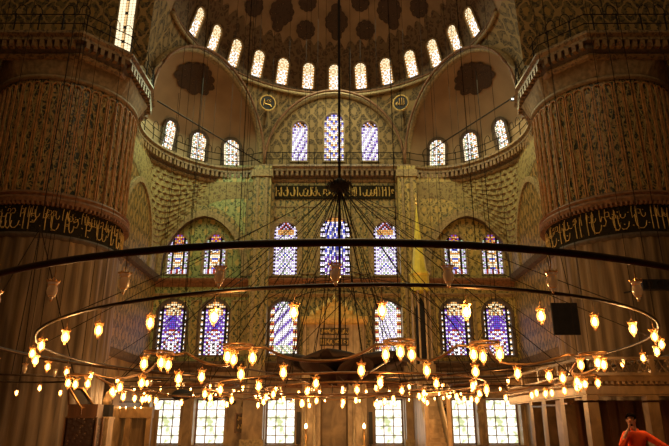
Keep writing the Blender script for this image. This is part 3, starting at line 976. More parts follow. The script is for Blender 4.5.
# ------------------------------------------------------------------ calligraphy roundels
for s, px in ((-1, 268), (1, 401.5)):
    p = P(px, 103, 45.3); c = Vector((0, YD, p.z)); nrm = (c - p).normalized(); nrm = (nrm + Vector((0, -.5, -.25))).normalized()
    root = empty('calligraphy_roundel', p, 'black round calligraphy disc on the %s of the middle arch' % ('left' if s < 0 else 'right'), 'roundel', 'calligraphy roundels')
    q = nrm.to_track_quat('Z', 'Y'); root.rotation_mode = 'QUATERNION'; root.rotation_quaternion = q
    bm = BM(); lathe(bm, [(0, .06), (.62, .06), (.66, .0)], 32); link('disc', bm, 'black_plastic', root)
    bm = BM(); lathe(bm, [(.6, .05), (.62, .12), (.7, .12), (.72, 0)], 32); link('rim', bm, 'gold_paint', root, True)
    bm = BM()
    st = [[(-.1, .4), (-.1, -.2)], [(.1, .42), (.1, -.15), (-.02, -.25)], [(.28, .35), (.28, -.2), (.15, -.28)], [(-.42, -.05), (-.3, .12), (-.2, -.1), (-.35, -.2), (-.42, -.05)]] if s > 0 else \
         [[(.35, .25), (.2, .35), (.12, .2), (.3, .12), (.1, .05), (-.1, .1)], [(.05, .3), (-.1, .1), (-.35, .05), (-.2, -.12), (.2, -.15), (.38, -.32)], [(-.3, .3), (-.35, -.3)]]
    for l in st: tube(bm, [(x, y, .09) for x, y in l], .035, 5)
    link('gilt_lettering', bm, 'gold', root)

# ------------------------------------------------------------------ mihrab
Ym = YW - .5
a = P(304, 300, Ym); c = P(368, 446, Ym); w = c.x - a.x; cx = (a.x + c.x) / 2; zt_ = P(335, 318, Ym).z
root = empty('mihrab', (cx, Ym, 0), 'carved marble prayer niche with gilded gable between the striped windows', 'prayer niche')
bm = BM()
hn = P(335, 362, Ym).z
pa = arch_pts(w * .42, hn, True)
out = [(-w / 2, 0), (-w / 2, zt_), (w / 2, zt_), (w / 2, 0)]
lp = [(-w / 2, 0), (-w / 2, zt_), (w / 2, zt_), (w / 2, 0)] + [(u, v) for u, v in pa[::-1]]
filled(bm, [lp], lambda u, v: (u, 0, v)); box(bm, -w / 2, -w / 2 + .02, 0, .5, 0, zt_); box(bm, w / 2 - .02, w / 2, 0, .5, 0, zt_)
link('marble_frame', bm, 'marble_white', root)
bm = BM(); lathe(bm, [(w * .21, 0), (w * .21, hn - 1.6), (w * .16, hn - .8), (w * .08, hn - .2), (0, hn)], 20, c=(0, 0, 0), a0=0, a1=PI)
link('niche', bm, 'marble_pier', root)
for s in (-1, 1):
    for q in (.30, .44):
        bm = BM(); lathe(bm, [(.16, 0), (.16, .2), (.1, .3), (.1, 4.2), (.17, 4.4), (.17, 4.6)], 12, c=(s * w * q, -.15, 0)); link('column', bm, 'marble_white', root, True)
bm = BM(); sweep(bm, [(-w / 2 - .15, 0), (w / 2 + .15, 0)], [(0, zt_ - .5), (.2, zt_ - .4), (.3, zt_ - .1), (.3, zt_ + .1), (0, zt_ + .1)])
link('cornice', bm, 'gold_paint', root)
bm = BM(); box(bm, -w / 2, w / 2, -.12, 0, 4.7, 5.0); link('string_course', bm, 'gold_paint', root)
bm = BM(); gz = P(335, 301, Ym).z
tri = [(-w * .36, zt_ + .1), (0, gz), (w * .36, zt_ + .1)]
vs = [bm.verts.new((x, -.1, z)) for x, z in tri] + [bm.verts.new((x, .1, z)) for x, z in tri]
bm.faces.new(vs[:3]); bm.faces.new((vs[0], vs[1], vs[4], vs[3])); bm.faces.new((vs[1], vs[2], vs[5], vs[4]))
for i in range(9):
    u = -w * .36 + w * .72 * i / 8; lathe(bm, [(.0, 0), (.16, .15), (.2, .35), (.08, .6), (0, .8)], 8, c=(u, -.05, zt_ + .1 + (gz - zt_ - .1) * (1 - abs(u) / (w * .36)) - .2))
link('gable', bm, 'gold_paint', root)
for k, (ya, yb) in enumerate(((328, 335), (338, 346))):
    za, zb = P(335, yb, Ym).z, P(335, ya, Ym).z
    bm = BM(); box(bm, -w * .23, w * .23, -.08, 0, za, zb); ip = link('inscription_panel', bm, 'stone_dark', root)
    bm = BM(); scribble(bm, -w * .21, w * .2, za + .06, zb - .06, lambda u, v: (u, -.1, v), .03, 1.6, 30 + k); link('gilt_script', bm, 'gold_paint', ip)
for s in (-1, 1):
    bm = BM(); z_ = zt_ - 1; box(bm, s * w * .42 - .12, s * w * .42 + .12, -.06, 0, 5.2, zt_ - .7); link('vertical_border', bm, 'stone_trim', root)
# standing lamps by the niche
for s, px in ((-1, 306.5), (1, 364.5)):
    p = P(px, 424, Ym - 1.0)
    root = empty('candlestick', (p.x, Ym - 1.0, 0), 'tall candlestick with lit bulb standing %s of the prayer niche' % ('left' if s < 0 else 'right'), 'candlestick', 'candlesticks by the niche')
    bm = BM(); lathe(bm, [(0, 0), (.3, 0), (.3, .1), (.1, .25), (.06, .5), (.09, .8), (.05, 1.0), (.05, 1.25), (.12, 1.35), (.0, 1.36)], 14); link('stand', bm, 'brass', root, True)
    bm = BM(); lathe(bm, [(0, 1.36), (.06, 1.38), (.09, 1.5), (.05, 1.65), (0, 1.72)], 10); link('bulb', bm, 'bulb', root, True)
# column speakers
for px, lb in ((298.5, 'left'), (371.5, 'right')):
    p0 = P(px, 446, YW - 1.3); z1 = P(px, 412, YW - 1.3).z
    root = empty('column_speaker', (p0.x, YW - 1.3, 0), 'slim black column loudspeaker just %s of the prayer niche' % lb, 'loudspeaker')
    bm = BM(); box(bm, -.14, .14, -.12, .12, .3, z1); link('cabinet', bm, 'black_plastic', root)
    bm = BM(); lathe(bm, [(0, 0), (.25, 0), (.25, .04), (.03, .08), (.03, .32), (0, .32)], 14); link('foot', bm, 'iron', root)

# ------------------------------------------------------------------ minbar
Yn = 44.6
pt = P(419, 204, Yn); pb = P(419, 273, Yn); wk = (P(430, 280, Yn).x - P(411, 280, Yn).x) / 2
x0 = P(421, 300, Yn).x
root = empty('minbar', (x0, Yn, 0), 'tall pulpit tower with golden conical cap standing right of the centre bay', 'pulpit tower')
bm = BM(); lathe(bm, [(wk * .86, pb.z), (wk * .5, pb.z + (pt.z - pb.z) * .35), (wk * .2, pb.z + (pt.z - pb.z) * .72), (0, pt.z)], 8); link('cone_cap', bm, 'gold_spire', root)
bm = BM(); lathe(bm, [(0, pt.z - .1), (.09, pt.z), (.02, pt.z + .15), (.07, pt.z + .3), (0, pt.z + .5)], 8); link('finial', bm, 'gold', root)
za = P(421, 292, Yn).z
bm = BM(); lathe(bm, [(wk, za), (wk, pb.z - .3), (wk * 1.12, pb.z - .15), (wk * 1.1, pb.z), (0, pb.z + .02)], 8); link('drum', bm, 'gold_spire', root)
zk = P(421, 365, Yn).z
bm = BM()
for i in range(8):
    an = 2 * PI * i / 8 + PI / 8
    lathe(bm, [(.1, zk), (.07, zk + .2), (.07, za - .3), (.11, za)], 8, c=(wk * .92 * math.cos(an), wk * .92 * math.sin(an), 0))
link('kiosk_columns', bm, 'marble_white', root, True)
bm = BM(); lathe(bm, [(wk * .62, zk), (wk * .62, P(421, 310, Yn).z), (wk * .3, P(421, 302, Yn).z), (0, P(421, 297, Yn).z)], 16); link('opening_shade', bm, 'black_cloth', root, True)  # black core stands in for the shade inside the kiosk opening
bm = BM(); box(bm, -wk * 1.05, wk * 1.05, -wk, wk, 0, zk); link('tower_base', bm, 'marble_low', root)
bm = BM()      # stair flight and side cheeks towards the room
for i in range(14): box(bm, -.55, .55, -wk - .3 * (14 - i) * 1.0, -wk - .3 * (13 - i), 0, .28 * (i + 1))
link('stairs', bm, 'marble_white', root)
for s in (-1, 1):
    bm = BM(); q = [(-wk, 0), (-wk, 5.0), (-wk - 4.2, 1.2), (-wk - 4.2, 0)]
    A = [bm.verts.new((s * .62, y, z)) for y, z in q]; B = [bm.verts.new((s * .74, y, z)) for y, z in q]
    bm.faces.new(A); bm.faces.new(B[::-1])
    for i in range(4): bm.faces.new((A[i], A[(i + 1) % 4], B[(i + 1) % 4], B[i]))
    link('side_panel', bm, 'marble_white', root)
bm = BM(); yy = -wk - 4.4; zp = 3.3
for s in (-1, 1): box(bm, s * .7 - .12, s * .7 + .12, yy - .12, yy + .12, 0, zp)
box(bm, -.9, .9, yy - .15, yy + .15, zp, zp + .35)
for i in range(5): lathe(bm, [(.16, 0), (.13, .25), (0, .55)], 8, c=(-.7 + .35 * i, yy, zp + .35))
link('portal', bm, 'marble_white', root)

# black calligraphy panel
p0 = P(437.5, 404, YW - .1); p1 = P(452, 450, YW - .1)
root = empty('calligraphy_hanging', ((p0.x + p1.x) / 2, YW - .1, 0), 'tall black panel with gilt calligraphy between tower and floor window', 'calligraphy hanging')
w = p1.x - p0.x
bm = BM(); box(bm, -w / 2, w / 2, -.04, .04, .0, p0.z); link('board', bm, 'black_cloth', root)
bm = BM()
for x0_, x1_, z0_, z1_ in ((-w / 2, -w / 2 + .06, 0, p0.z), (w / 2 - .06, w / 2, 0, p0.z), (-w / 2, w / 2, p0.z - .06, p0.z)): box(bm, x0_, x1_, -.08, .0, z0_, z1_)
link('frame', bm, 'wood', root)
bm = BM()
for zz, hh in ((2.75, .3), (1.75, .6), (1.0, .35)): scribble(bm, -w * .36, w * .28, zz, zz + hh, lambda u, v: (u, -.06, v), .022, 1.3, int(zz * 10))
link('gilt_script', bm, 'gold', root)
# framed plaque and round plaque left of centre
p0 = P(236, 413, YW); p1 = P(257, 433, YW); w = p1.x - p0.x; h = p0.z - p1.z
root = empty('inscription_plaque', ((p0.x + p1.x) / 2, YW - .05, p1.z), 'brown framed inscription plaque on the marble wall below a round plaque', 'plaque')
bm = BM(); box(bm, 0 - w / 2, w / 2, -.05, .04, 0, h); link('board', bm, 'stone_dark', root)
bm = BM()
for a_ in ((-w / 2, w / 2, 0, .09), (-w / 2, w / 2, h - .09, h), (-w / 2, -w / 2 + .09, 0, h), (w / 2 - .09, w / 2, 0, h)): box(bm, a_[0], a_[1], -.1, -.05, a_[2], a_[3])
link('frame', bm, 'wood', root)
bm = BM()
for q in (.2, .6): scribble(bm, -w * .38, w * .32, h * q, h * (q + .25), lambda u, v: (u, -.07, v), .02, 1.5, int(q * 50))
link('script', bm, 'gold_paint', root)
p = P(247, 405, YW - .05)
root = empty('round_plaque', (p.x, YW - .02, p.z), 'dark round plaque on the marble wall above the framed plaque', 'plaque')
M90 = Matrix.Rotation(PI / 2, 4, 'X')
bm = BM(); lathe(bm, [(0, .06), (.38, .06), (.42, 0)], 24); bmesh.ops.transform(bm, matrix=M90, verts=bm.verts); link('disc', bm, 'stone_dark', root)
bm = BM(); lathe(bm, [(.34, .05), (.38, .1), (.44, .1), (.45, 0)], 24); bmesh.ops.transform(bm, matrix=M90, verts=bm.verts); link('rim', bm, 'stone_trim', root)
bm = BM(); p = P(481, 411, YW - .05); 
root = empty('round_plaque', (p.x, YW - .02, p.z), 'small pale round plaque between the two right-hand floor windows', 'plaque')
lathe(bm, [(0, .06), (.24, .06), (.28, 0)], 24); bmesh.ops.transform(bm, matrix=M90, verts=bm.verts); link('disc', bm, 'stone_trim', root)
# dark oval shields hanging under the lower cornice
for k, (px, py, rr) in enumerate(((182, 395, .75), (211, 397, .62), (231, 402, .4))):
    p = P(px, py, YW - .55)
    bm = BM(); lathe(bm, [(0, .1), (rr * .5, .09), (rr * .85, .05), (rr, 0), (0, 0)], 24); bmesh.ops.transform(bm, matrix=Matrix.Rotation(PI / 2, 4, 'X') @ Matrix.Scale(.55, 4, (0, 1, 0)), verts=bm.verts)
    tag(link('oval_shield', bm, 'black_plastic', None, False, p), 'dark oval disc above the left floor windows, %s from the left' % ords[k], 'disc', 'oval discs above the floor windows')

# ------------------------------------------------------------------ wooden preacher's chair (left), marble post, gallery
Yk = 20.0
p0 = P(63, 446, Yk); p1 = P(93, 446, Yk); w = p1.x - p0.x; zc_ = P(78, 418, Yk).z; zt_ = P(78, 400, Yk).z
root = empty('preacher_chair', ((p0.x + p1.x) / 2, Yk, 0), 'dark wooden inlaid preacher chair with slanted back at the foot of the left pier', 'pulpit chair')
bm = BM(); box(bm, -w / 2, w / 2, 0, .6, .25, zc_); link('inlaid_base', bm, 'inlay', root)
bm = BM()
for sx in (-1, 1):
    for yy in (0, .52): box(bm, sx * w / 2 - .05, sx * w / 2 + .05, yy, yy + .1, 0, zc_ + .03)
box(bm, -w / 2, w / 2, -.03, .62, zc_, zc_ + .05); box(bm, -w / 2, w / 2, -.02, 0.02, .2, .3)
link('frame', bm, 'wood', root)
bm = BM(); box(bm, -w / 2, w / 2, .05, .55, zc_ + .05, zc_ + .42); link('seat_box', bm, 'wood', root)
# slanted frame: corners as seen
a = P(69, 387, Yk) - root.location; b_ = P(80, 388, Yk) - root.location; c = P(92, 406, Yk) - root.location; d = P(82, 408, Yk) - root.location
bm = BM()
for q in (a, b_, c, d): q.y = 0
b_ = b_ + Vector((0, .25, 0)); c = c + Vector((0, .25, 0))
tube(bm, [a, b_, c, d], .045, 6, closed=True, mi=0); link('backrest_frame', bm, 'bronze_light', root)
bm = BM(); bm.faces.new([bm.verts.new(q + Vector((0, .02, -.01))) for q in (a, b_, c, d)]); r_ = bmesh.ops.extrude_face_region(bm, geom=bm.faces[:]); bmesh.ops.translate(bm, vec=(0, .05, -.03), verts=[v for v in r_['geom'] if isinstance(v, bmesh.types.BMVert)])
link('backrest', bm, 'black_cloth', root)
bm = BM(); tube(bm, [a, (a.x, .2, zc_ + .4)], .03, 5); link('backrest_support', bm, 'wood', root); bm = BM(); tube(bm, [d, (d.x, 0, zc_ + .1)], .03, 5); link('backrest_support', bm, 'wood', root)

Yq = 20.75
p0 = P(93.5, 446, Yq); p1 = P(106, 446, Yq)
root = empty('marble_post', ((p0.x + p1.x) / 2, Yq, 0), 'short carved marble post with scalloped top right of the preacher chair', 'post')
w = p1.x - p0.x; z1 = P(100, 419, Yq).z; z2 = P(100, 401, Yq).z
bm = BM(); box(bm, -w / 2, w / 2, 0, .5, 0, z1); box(bm, -w / 2 - .03, w / 2 + .03, -.03, .53, z1, z1 + .07); link('block', bm, 'marble_white', root)
bm = BM(); box(bm, -w * .42, w * .42, .05, .45, z1 + .07, z1 + .45); link('niche_shade', bm, 'black_cloth', root)  # solid black block painted as the shade inside the niche
bm = BM(); lathe(bm, [(.1, z1 + .45), (.17, z1 + .55), (.15, z2), (.06, z2 + .3), (0, z2 + .35)], 12, c=(0, .25, 0)); link('top', bm, 'stone_warm', root, True)
bm = BM(); lathe(bm, [(0, .06), (.07, .05), (.09, 0)], 12); bmesh.ops.transform(bm, matrix=Matrix.Translation((0, 0, z1 * .72)) @ M90, verts=bm.verts); link('rosette', bm, 'stone_dark', root)
# dark curtain pole beside it
p = P(108.5, 400, 24)
bm = BM(); lathe(bm, [(.22, 0), (.2, .4), (.2, P(108, 378, 24).z)], 12, c=(0, 0, 0)); tag(link('dark_post', bm, 'stone_dark', None, True, (p.x, 24, 0)), 'dark slender post behind the marble post', 'post')

# left low gallery in the bay
Yg = 42.0
root = empty('side_loggia', (-12.7, Yg, 0), 'low warm-lit marble loggia with square posts left of the floor windows', 'loggia')
zb = P(125, 418, Yg).z; zt2 = P(125, 409, Yg).z
for px in (110, 128, 149):
    xx = P(px, 430, Yg).x + 12.7
    bm = BM(); box(bm, xx - .16, xx + .16, -.16, .16, 0, zb); link('post', bm, 'marble_low', root)
bm = BM(); box(bm, P(107, 430, Yg).x + 12.7, P(152, 430, Yg).x + 12.7, -.25, .25, zb, zt2); link('beam', bm, 'marble_low', root)
bm = BM(); box(bm, P(107, 430, Yg).x + 12.7, P(152, 430, Yg).x + 12.7, -.35, .35, zt2, zt2 + .12); link('cornice', bm, 'stone_trim', root)
bm = BM(); box(bm, P(107, 430, Yg).x + 12.7, P(152, 430, Yg).x + 12.7, 1.4, 1.5, 0, zt2); link('back_panel', bm, 'marble_pier', root)

# ------------------------------------------------------------------ right loggia (muezzin platform)
XC, YC = P(588, 396, 18).x, 18.0
root = empty('muezzin_platform', (XC, YC, 0), 'raised marble platform on square posts with pierced parapet at the right pier', 'platform')
zli = P(588, 396, YC).z; zco = P(588, 385, YC).z; zct = P(588, 376, YC).z; zpa = P(588, 357, YC).z
Lx, Ly = 9.0, 8.0
PATHR = [(0, Ly), (0, 0), (Lx, 0)]


def Lsweep(prof, mat, name):
    bm = BM()
    n = len(prof); rr = [[], [], []]
    for o, z in prof:
        rr[0].append(bm.verts.new((-o, Ly, z))); rr[1].append(bm.verts.new((-o, -o, z))); rr[2].append(bm.verts.new((Lx, -o, z)))
    for s in range(2):
        for k in range(n - 1): bm.faces.new((rr[s][k], rr[s + 1][k], rr[s + 1][k + 1], rr[s][k + 1]))
    return link(name, bm, mat, root)


Lsweep([(-.3, zli), (.02, zli), (.02, zli + .04), (.05, zli + .05), (.05, zco - .02), (.0, zco)], 'platform_stone', 'lintel')
_corn = Lsweep([(0, zco - .05), (.1, zco), (.12, zco + .05), (.22, zco + .1), (.26, zct - .05), (.3, zct), (-.3, zct)], 'platform_stone', 'cornice')
bm = BM()
for i in range(56):
    u = i * .16
    if u < Lx: box(bm, u, u + .08, -.2, -.08, zco + .02, zco + .1)
    if u < Ly: box(bm, -.2, -.08, u, u + .08, zco + .02, zco + .1)
bm.from_mesh(_corn.data); bm.to_mesh(_corn.data); bm.free()
# parapet: rails, panels and lattice
Lsweep([(-.06, zpa - .08), (.1, zpa - .08), (.1, zpa), (-.06, zpa)], 'platform_stone', 'top_rail')
Lsweep([(-.06, zct), (.06, zct), (.06, zct + .1), (-.06, zct + .1)], 'platform_stone', 'bottom_rail')
bm = BM()
hp = zpa - .08 - zct - .1


def lat(bm, o, du, L_):
    n = int(L_ / .22)
    for i in range(n):
        u = i * .22
        for sg in (0, 1):
            a_ = Vector(o) + Vector(du) * (u + (.22 if sg else 0)); b2 = Vector(o) + Vector(du) * (u + (0 if sg else .22))
            tube(bm, [a_ + Vector((0, 0, zct + .1)), (a_ + b2) / 2 + Vector((0, 0, zct + .1 + hp / 2)), b2 + Vector((0, 0, zpa - .08))], .028, 4)
        if i % 9 == 0:
            q = Vector(o) + Vector(du) * u; box(bm, q.x - .07, q.x + .07, q.y - .07, q.y + .07, zct, zpa + .05)


lat(bm, (0, 0, 0), (1, 0, 0), Lx); lat(bm, (0, 0, 0), (0, 1, 0), Ly)
link('pierced_parapet', bm, 'platform_stone', root)
bm = BM(); box(bm, 0.0, Lx, 0.02, Ly, zct - .06, zct - .01); link('deck', bm, 'stone_dark', root)
posts = [(0.12, .12)]
posts += [((P(px, 420, YC).x - XC), .12) for px in (656,)] + [(6.2, .12)]
for px in (538, 551.5, 570.5):
    q = PX(px, 430, XC + .1); posts.append((.12, q.y - YC))
for x, y in posts:
    bm = BM(); box(bm, x - .16, x + .16, y - .16, y + .16, .3, zli - .18); box(bm, x - .2, x + .2, y - .2, y + .2, 0, .3); box(bm, x - .17, x + .17, y - .17, y + .17, zli - .12, zli)
    link('post', bm, 'platform_stone', root)
bm = BM(); box(bm, .6, Lx, 3.2, 3.3, 0, zli); 
for i in range(14): box(bm, .7 + i * .6, .95 + i * .6, 3.1, 3.2, 0, zli)
link('inner_screen', bm, 'wood', root)
# dark hanging board and speaker on the right pier
p = P(566, 318.5, 28.2); a = P(551, 303, 28.2); c = P(581, 335, 28.2)
root = empty('hanging_board', (p.x, 28.2, a.z), 'square black board hanging in front of the right pier', 'board')
bm = BM(); box(bm, a.x - p.x, c.x - p.x, -.06, .06, c.z - a.z, 0); link('board', bm, 'black_cloth', root)
bm = BM(); tube(bm, [(a.x - p.x + .2, 0, 0), (a.x - p.x + .3, .6, 3)], .02, 4); tube(bm, [(c.x - p.x - .2, 0, 0), (c.x - p.x - .3, .6, 3)], .02, 4); link('suspension_wire', bm, 'iron', root)
p = P(660, 284, 26)
root = empty('loudspeaker', (p.x, 26, p.z), 'black horizontal loudspeaker beside the right pier at the frame edge', 'loudspeaker')
bm = BM(); box(bm, -.75, .9, 0, .4, -.22, .22); link('cabinet', bm, 'black_plastic', root)
bm = BM()
for i in range(3): lathe(bm, [(0, .01), (.12, .01), (.16, .03), (.17, 0)], 14, c=(-.45 + i * .5, 0, 0))
bmesh.ops.transform(bm, matrix=M90, verts=bm.verts); link('driver', bm, 'iron', root)
bm = BM(); tube(bm, [(0, .4, 0), (0, 3.3, .3)], .04, 5); link('bracket', bm, 'iron', root)

# ------------------------------------------------------------------ chandelier
X0, Y0, TA, TB = .31, 18.1, .0142, -.0190


def ringpt(r, ph, h):
    """phi 0 = towards the camera, increasing to the right"""
    x = X0 + r * math.sin(ph); y = Y0 - r * math.cos(ph)
    ta = -.005 if r > 9 else TA
    return Vector((x, y, EYE + h + ta * (x - X0) + TB * (y - Y0)))


HB, HO = 2.049, 2.132
R1, R2, R3, R4, R5 = 10.36, 8.31, 6.3, 4.0, 2.3
H3, H4, H5 = 1.06, 1.06, 1.0
hub = Vector((X0 - .15, Y0, EYE + 7.36))
chand = empty('chandelier', (X0, Y0, 0), 'huge low-hung bronze ring chandelier with lobed inner rings over the hall', 'chandelier')


def C(v): return Vector(v) - Vector((X0, Y0, 0))


for nm, r, h, rad in (('outer_ring', R1, HO, .058), ('middle_ring', R2, HB, .036), ('inner_ring', R4, H4, .026), ('core_ring', R5, H5, .026)):
    bm = BM(); tube(bm, [C(ringpt(r, 2 * PI * i / 144, h)) for i in range(144)], rad, 8, True); link(nm, bm, 'bronze' if nm == 'outer_ring' else 'bronze_light' if r < 8 else 'bronze', chand, True)
# lobed ring: shallow arcs with small round loops at the cusps
CUS = [math.radians(a) for a in (-31, -16.6, 6.7, 20, 46, 75, 105, 135, 165, 195, 225, 255, 288)]
CUS = sorted(a % (2 * PI) for a in CUS)
lob = []
for i, a in enumerate(CUS):
    b2 = CUS[(i + 1) % len(CUS)]; b2 += 2 * PI if b2 <= a else 0
    for q in range(13):
        t = q / 12; an = a + .05 + (b2 - a - .10) * t; bulge = .55 * (2 * abs(t - .5)) ** 2.2
        lob.append(ringpt(R3 + bulge, an, H3 + .22 * (2 * abs(t - .5)) ** 3))
bm = BM(); tube(bm, [C(p) for p in lob], .03, 6, True); link('lobed_ring', bm, 'bronze_light', chand, True)
loops = []
for a in CUS:
    c = ringpt(R3 + (.95 if math.cos(a) > .3 else .3), a, H3 + (.22 if math.cos(a) > .3 else .08)); bm = BM()
    tube(bm, [C(c + Vector((.27 * math.cos(q * 2 * PI / 20), .27 * math.sin(q * 2 * PI / 20), 0))) for q in range(20)], .026, 6, True)
    link('loop', bm, 'bronze_light', chand, True); loops.append(c)
# spokes between the rings
for i in range(12):
    a = 2 * PI * i / 12 + .12
    bm = BM(); tube(bm, [C(ringpt(R5, a, H5)), C(ringpt(R4, a, H4)), C(ringpt(R3, a, H3))], .02, 5); link('spoke', bm, 'bronze', chand)
# hub, mast and cables
bm = BM(); lathe(bm, [(0, -.25), (.18, -.22), (.32, -.08), (.34, .05), (.2, .16), (.08, .26), (0, .3)], 18)
for i in range(18):
    a = 2 * PI * i / 18; tube(bm, [(.25 * math.cos(a), .25 * math.sin(a), 0), (.38 * math.cos(a), .38 * math.sin(a), .1), (.42 * math.cos(a), .42 * math.sin(a), -.06)], .025, 4)
link('hub', bm, 'iron', chand, True, C(hub))
bm = BM(); tube(bm, [C(hub), C((hub.x, hub.y, 46))], .045, 6); link('mast', bm, 'iron', chand)
bm = BM(); tube(bm, [C(hub), C((hub.x, hub.y, EYE + 1.5))], .04, 6); link('lower_mast', bm, 'iron', chand)
for i in range(12):
    a = 2 * PI * (i + .5) / 12
    bm = BM(); e = ringpt(R2, a, HB); pts = [hub.lerp(e, t) + Vector((0, 0, -.35 * math.sin(PI * t) * (i % 3) * .4)) for t in [q / 8 for q in range(9)]]
    tube(bm, [C(p) for p in pts], .010, 4); link('cable', bm, 'iron', chand)
for i in range(16):
    a = 2 * PI * (i + .25) / 16
    bm = BM(); e = ringpt(R3 if i % 2 else R4, a, H3 if i % 2 else H4); tube(bm, [C(hub), C(e)], .013, 4); link('cable', bm, 'iron', chand)
for i in range(9):
    a = 2 * PI * (i + .4) / 9
    bm = BM(); e = ringpt(R5 * .8, a, H5 + .1); tube(bm, [C(hub), C(e)], .013, 4); link('cable', bm, 'iron', chand)
# drooping electric cords between mast and rings
for i in range(10):
    a = 2 * PI * i / 10 + .3
    top = Vector((hub.x, hub.y, EYE + 4.6 - .35 * (i % 3))); e = ringpt(R4 if i % 2 else 3.2, a, H4)
    pts = [Vector((top.x + (e.x - top.x) * math.sin(t * PI / 2), top.y + (e.y - top.y) * math.sin(t * PI / 2), top.z + (e.z - top.z) * (1 - math.cos(t * PI / 2)))) for t in [q / 10 for q in range(11)]]
    bm = BM(); tube(bm, [C(p) for p in pts], .012, 4); link('power_cord', bm, 'iron', chand)
# central dark petals
for i in range(6):
    a = 2 * PI * i / 6 + .25
    bm = BM(); rows = []
    for q in range(9):
        t = q / 8; r_ = .15 + 1.85 * t; wd = 1.05 * math.sin(PI * (t * .86 + .1)) ** .8
        row = []
        for k in range(7):
            v = (k - 3) / 3
            row.append(bm.verts.new((r_ * math.cos(a) - v * wd * math.sin(a), r_ * math.sin(a) + v * wd * math.cos(a), EYE + 1.28 + .64 * math.sin(t * PI * .6) - .18 * v * v)))
        rows.append(row)
    for q in range(8):
        for k in range(6): bm.faces.new((rows[q][k], rows[q][k + 1], rows[q + 1][k + 1], rows[q + 1][k]))
    o = link('petal', bm, 'panel_brown', chand, True); md = o.modifiers.new('solid', 'SOLIDIFY'); md.thickness = .04

# long hanging wires from the domes down to the rings
wid = 0
wires = []
for i in range(20):
    a = 2 * PI * (i + .5) / 20; wires.append((ringpt(R1, a, HO), 'outer ring'))
for i in range(14):
    a = 2 * PI * (i + .2) / 14; wires.append((ringpt(R2, a, HB), 'middle ring'))
wl = []
for p, nm in wires:
    top = 44 if p.y < 31 else 0
    bm = BM(); tube(bm, [(0, 0, 0), (0, 0, top - p.z)], .006 if p.y < 14 else .010, 4)
    o = link('suspension_wire', bm, 'iron', None, False, p)
    tag(o, 'thin vertical wire holding up the chandelier %s, one of many alike' % nm, 'wire', 'wires holding the ' + nm)
for px in (152, 171, 183, 196, 215, 226, 245, 262, 281, 301, 315, 354, 366, 385, 402, 418, 440, 452, 470, 478, 492):
    p = P(px, 384, 39 + (px * 7 % 5)); d = math.hypot(p.x, p.y - YD)
    e = min(.999, d / R_S); ztop = ZC + R_S * math.sqrt(max(.02, 1 - e * e)) if d < R_S else 29
    if d > R_S * .98: ztop = 27.5
    bm = BM(); tube(bm, [(0, 0, 0), (0, 0, ztop - p.z)], .014, 4)
    o = link('suspension_wire', bm, 'iron', None, False, p)
    tag(o, 'thin vertical wire dropping from the half dome to the far lamps, one of many alike', 'wire', 'wires from the half dome')
# slanting tie cables across the quarter domes
for s, (xa, ya, xb, yb) in ((-1, (158, 101, 262, 163)), (1, (522, 92, 430, 151))):
    bm = BM(); a = P(xa, ya, 35.5); b_ = P(xb, yb, 45.5); tube(bm, [a, b_], .05, 5)
    tag(link('tie_cable', bm, 'iron'), 'dark slanting cable crossing the %s quarter dome windows' % ('left' if s < 0 else 'right'), 'cable')
# floodlight on the right gallery rail
p = P(513, 99, 36.2)
root = empty('floodlight', p, 'small bright floodlight on the right gallery railing', 'floodlight')
bm = BM(); box(bm, -.12, .12, 0, .14, -.1, .1); link('housing', bm, 'iron', root)
bm = BM(); box(bm, -.09, .09, -.02, -.001, -.07, .07); link('lens', bm, 'g_day', root)

# ------------------------------------------------------------------ lamps
prof_glass = [(.020, -.265), (.030, -.250), (.024, -.238), (.044, -.215), (.066, -.175), (.074, -.130), (.070, -.090), (.056, -.060), (.058, -.038), (.082, -.005)]
prof_bulb = [(0, -.20), (.020, -.19), (.034, -.155), (.036, -.125), (.026, -.09), (.014, -.06), (.014, -.035), (0, -.03)]


def crown(bm, mi=0):
    lathe(bm, [(.060, -.052), (.066, -.046), (.060, -.040)], 14, mi=mi); lathe(bm, [(.044, -.222), (.050, -.216), (.046, -.210)], 14, mi=mi)
    lathe(bm, [(.078, -.006), (.086, .0), (.082, .012), (.05, .012)], 14, mi=mi)
    for k in range(6):
        a = 2 * PI * k / 6; tube(bm, [(.082 * math.cos(a), .082 * math.sin(a), 0), (.092 * math.cos(a), .092 * math.sin(a), .03)], .009, 4, mi=mi)
    for k in range(3):
        a = 2 * PI * k / 3; tube(bm, [(.06 * math.cos(a), .06 * math.sin(a), .01), (0, 0, .075)], .004, 3, mi=mi)
    lathe(bm, [(0, -.30), (.014, -.285), (.022, -.268), (.01, -.262)], 8, mi=mi)


def mesh_of(fn, mats, smooth=True):
    bm = BM(); fn(bm); me = bpy.data.meshes.new('lamp_part'); bm.to_mesh(me); bm.free()
    for k in mats: me.materials.append(MATS[k])
    if smooth:
        for p in me.polygons: p.use_smooth = True
    return me


CORD = .24
me_glass = mesh_of(lambda b: lathe(b, prof_glass, 14), ['lamp_glass']); me_clear = mesh_of(lambda b: lathe(b, prof_glass, 14), ['clear_glass'])
me_bulb = mesh_of(lambda b: lathe(b, prof_bulb, 10), ['bulb']); me_dead = mesh_of(lambda b: lathe(b, prof_bulb, 10), ['clear_glass'])
me_crown = mesh_of(crown, ['brass'], False)
me_cord = mesh_of(lambda b: tube(b, [(0, 0, .07), (.012, 0, .15), (-.004, 0, .07 + CORD)], .008, 4), ['bronze_light'])


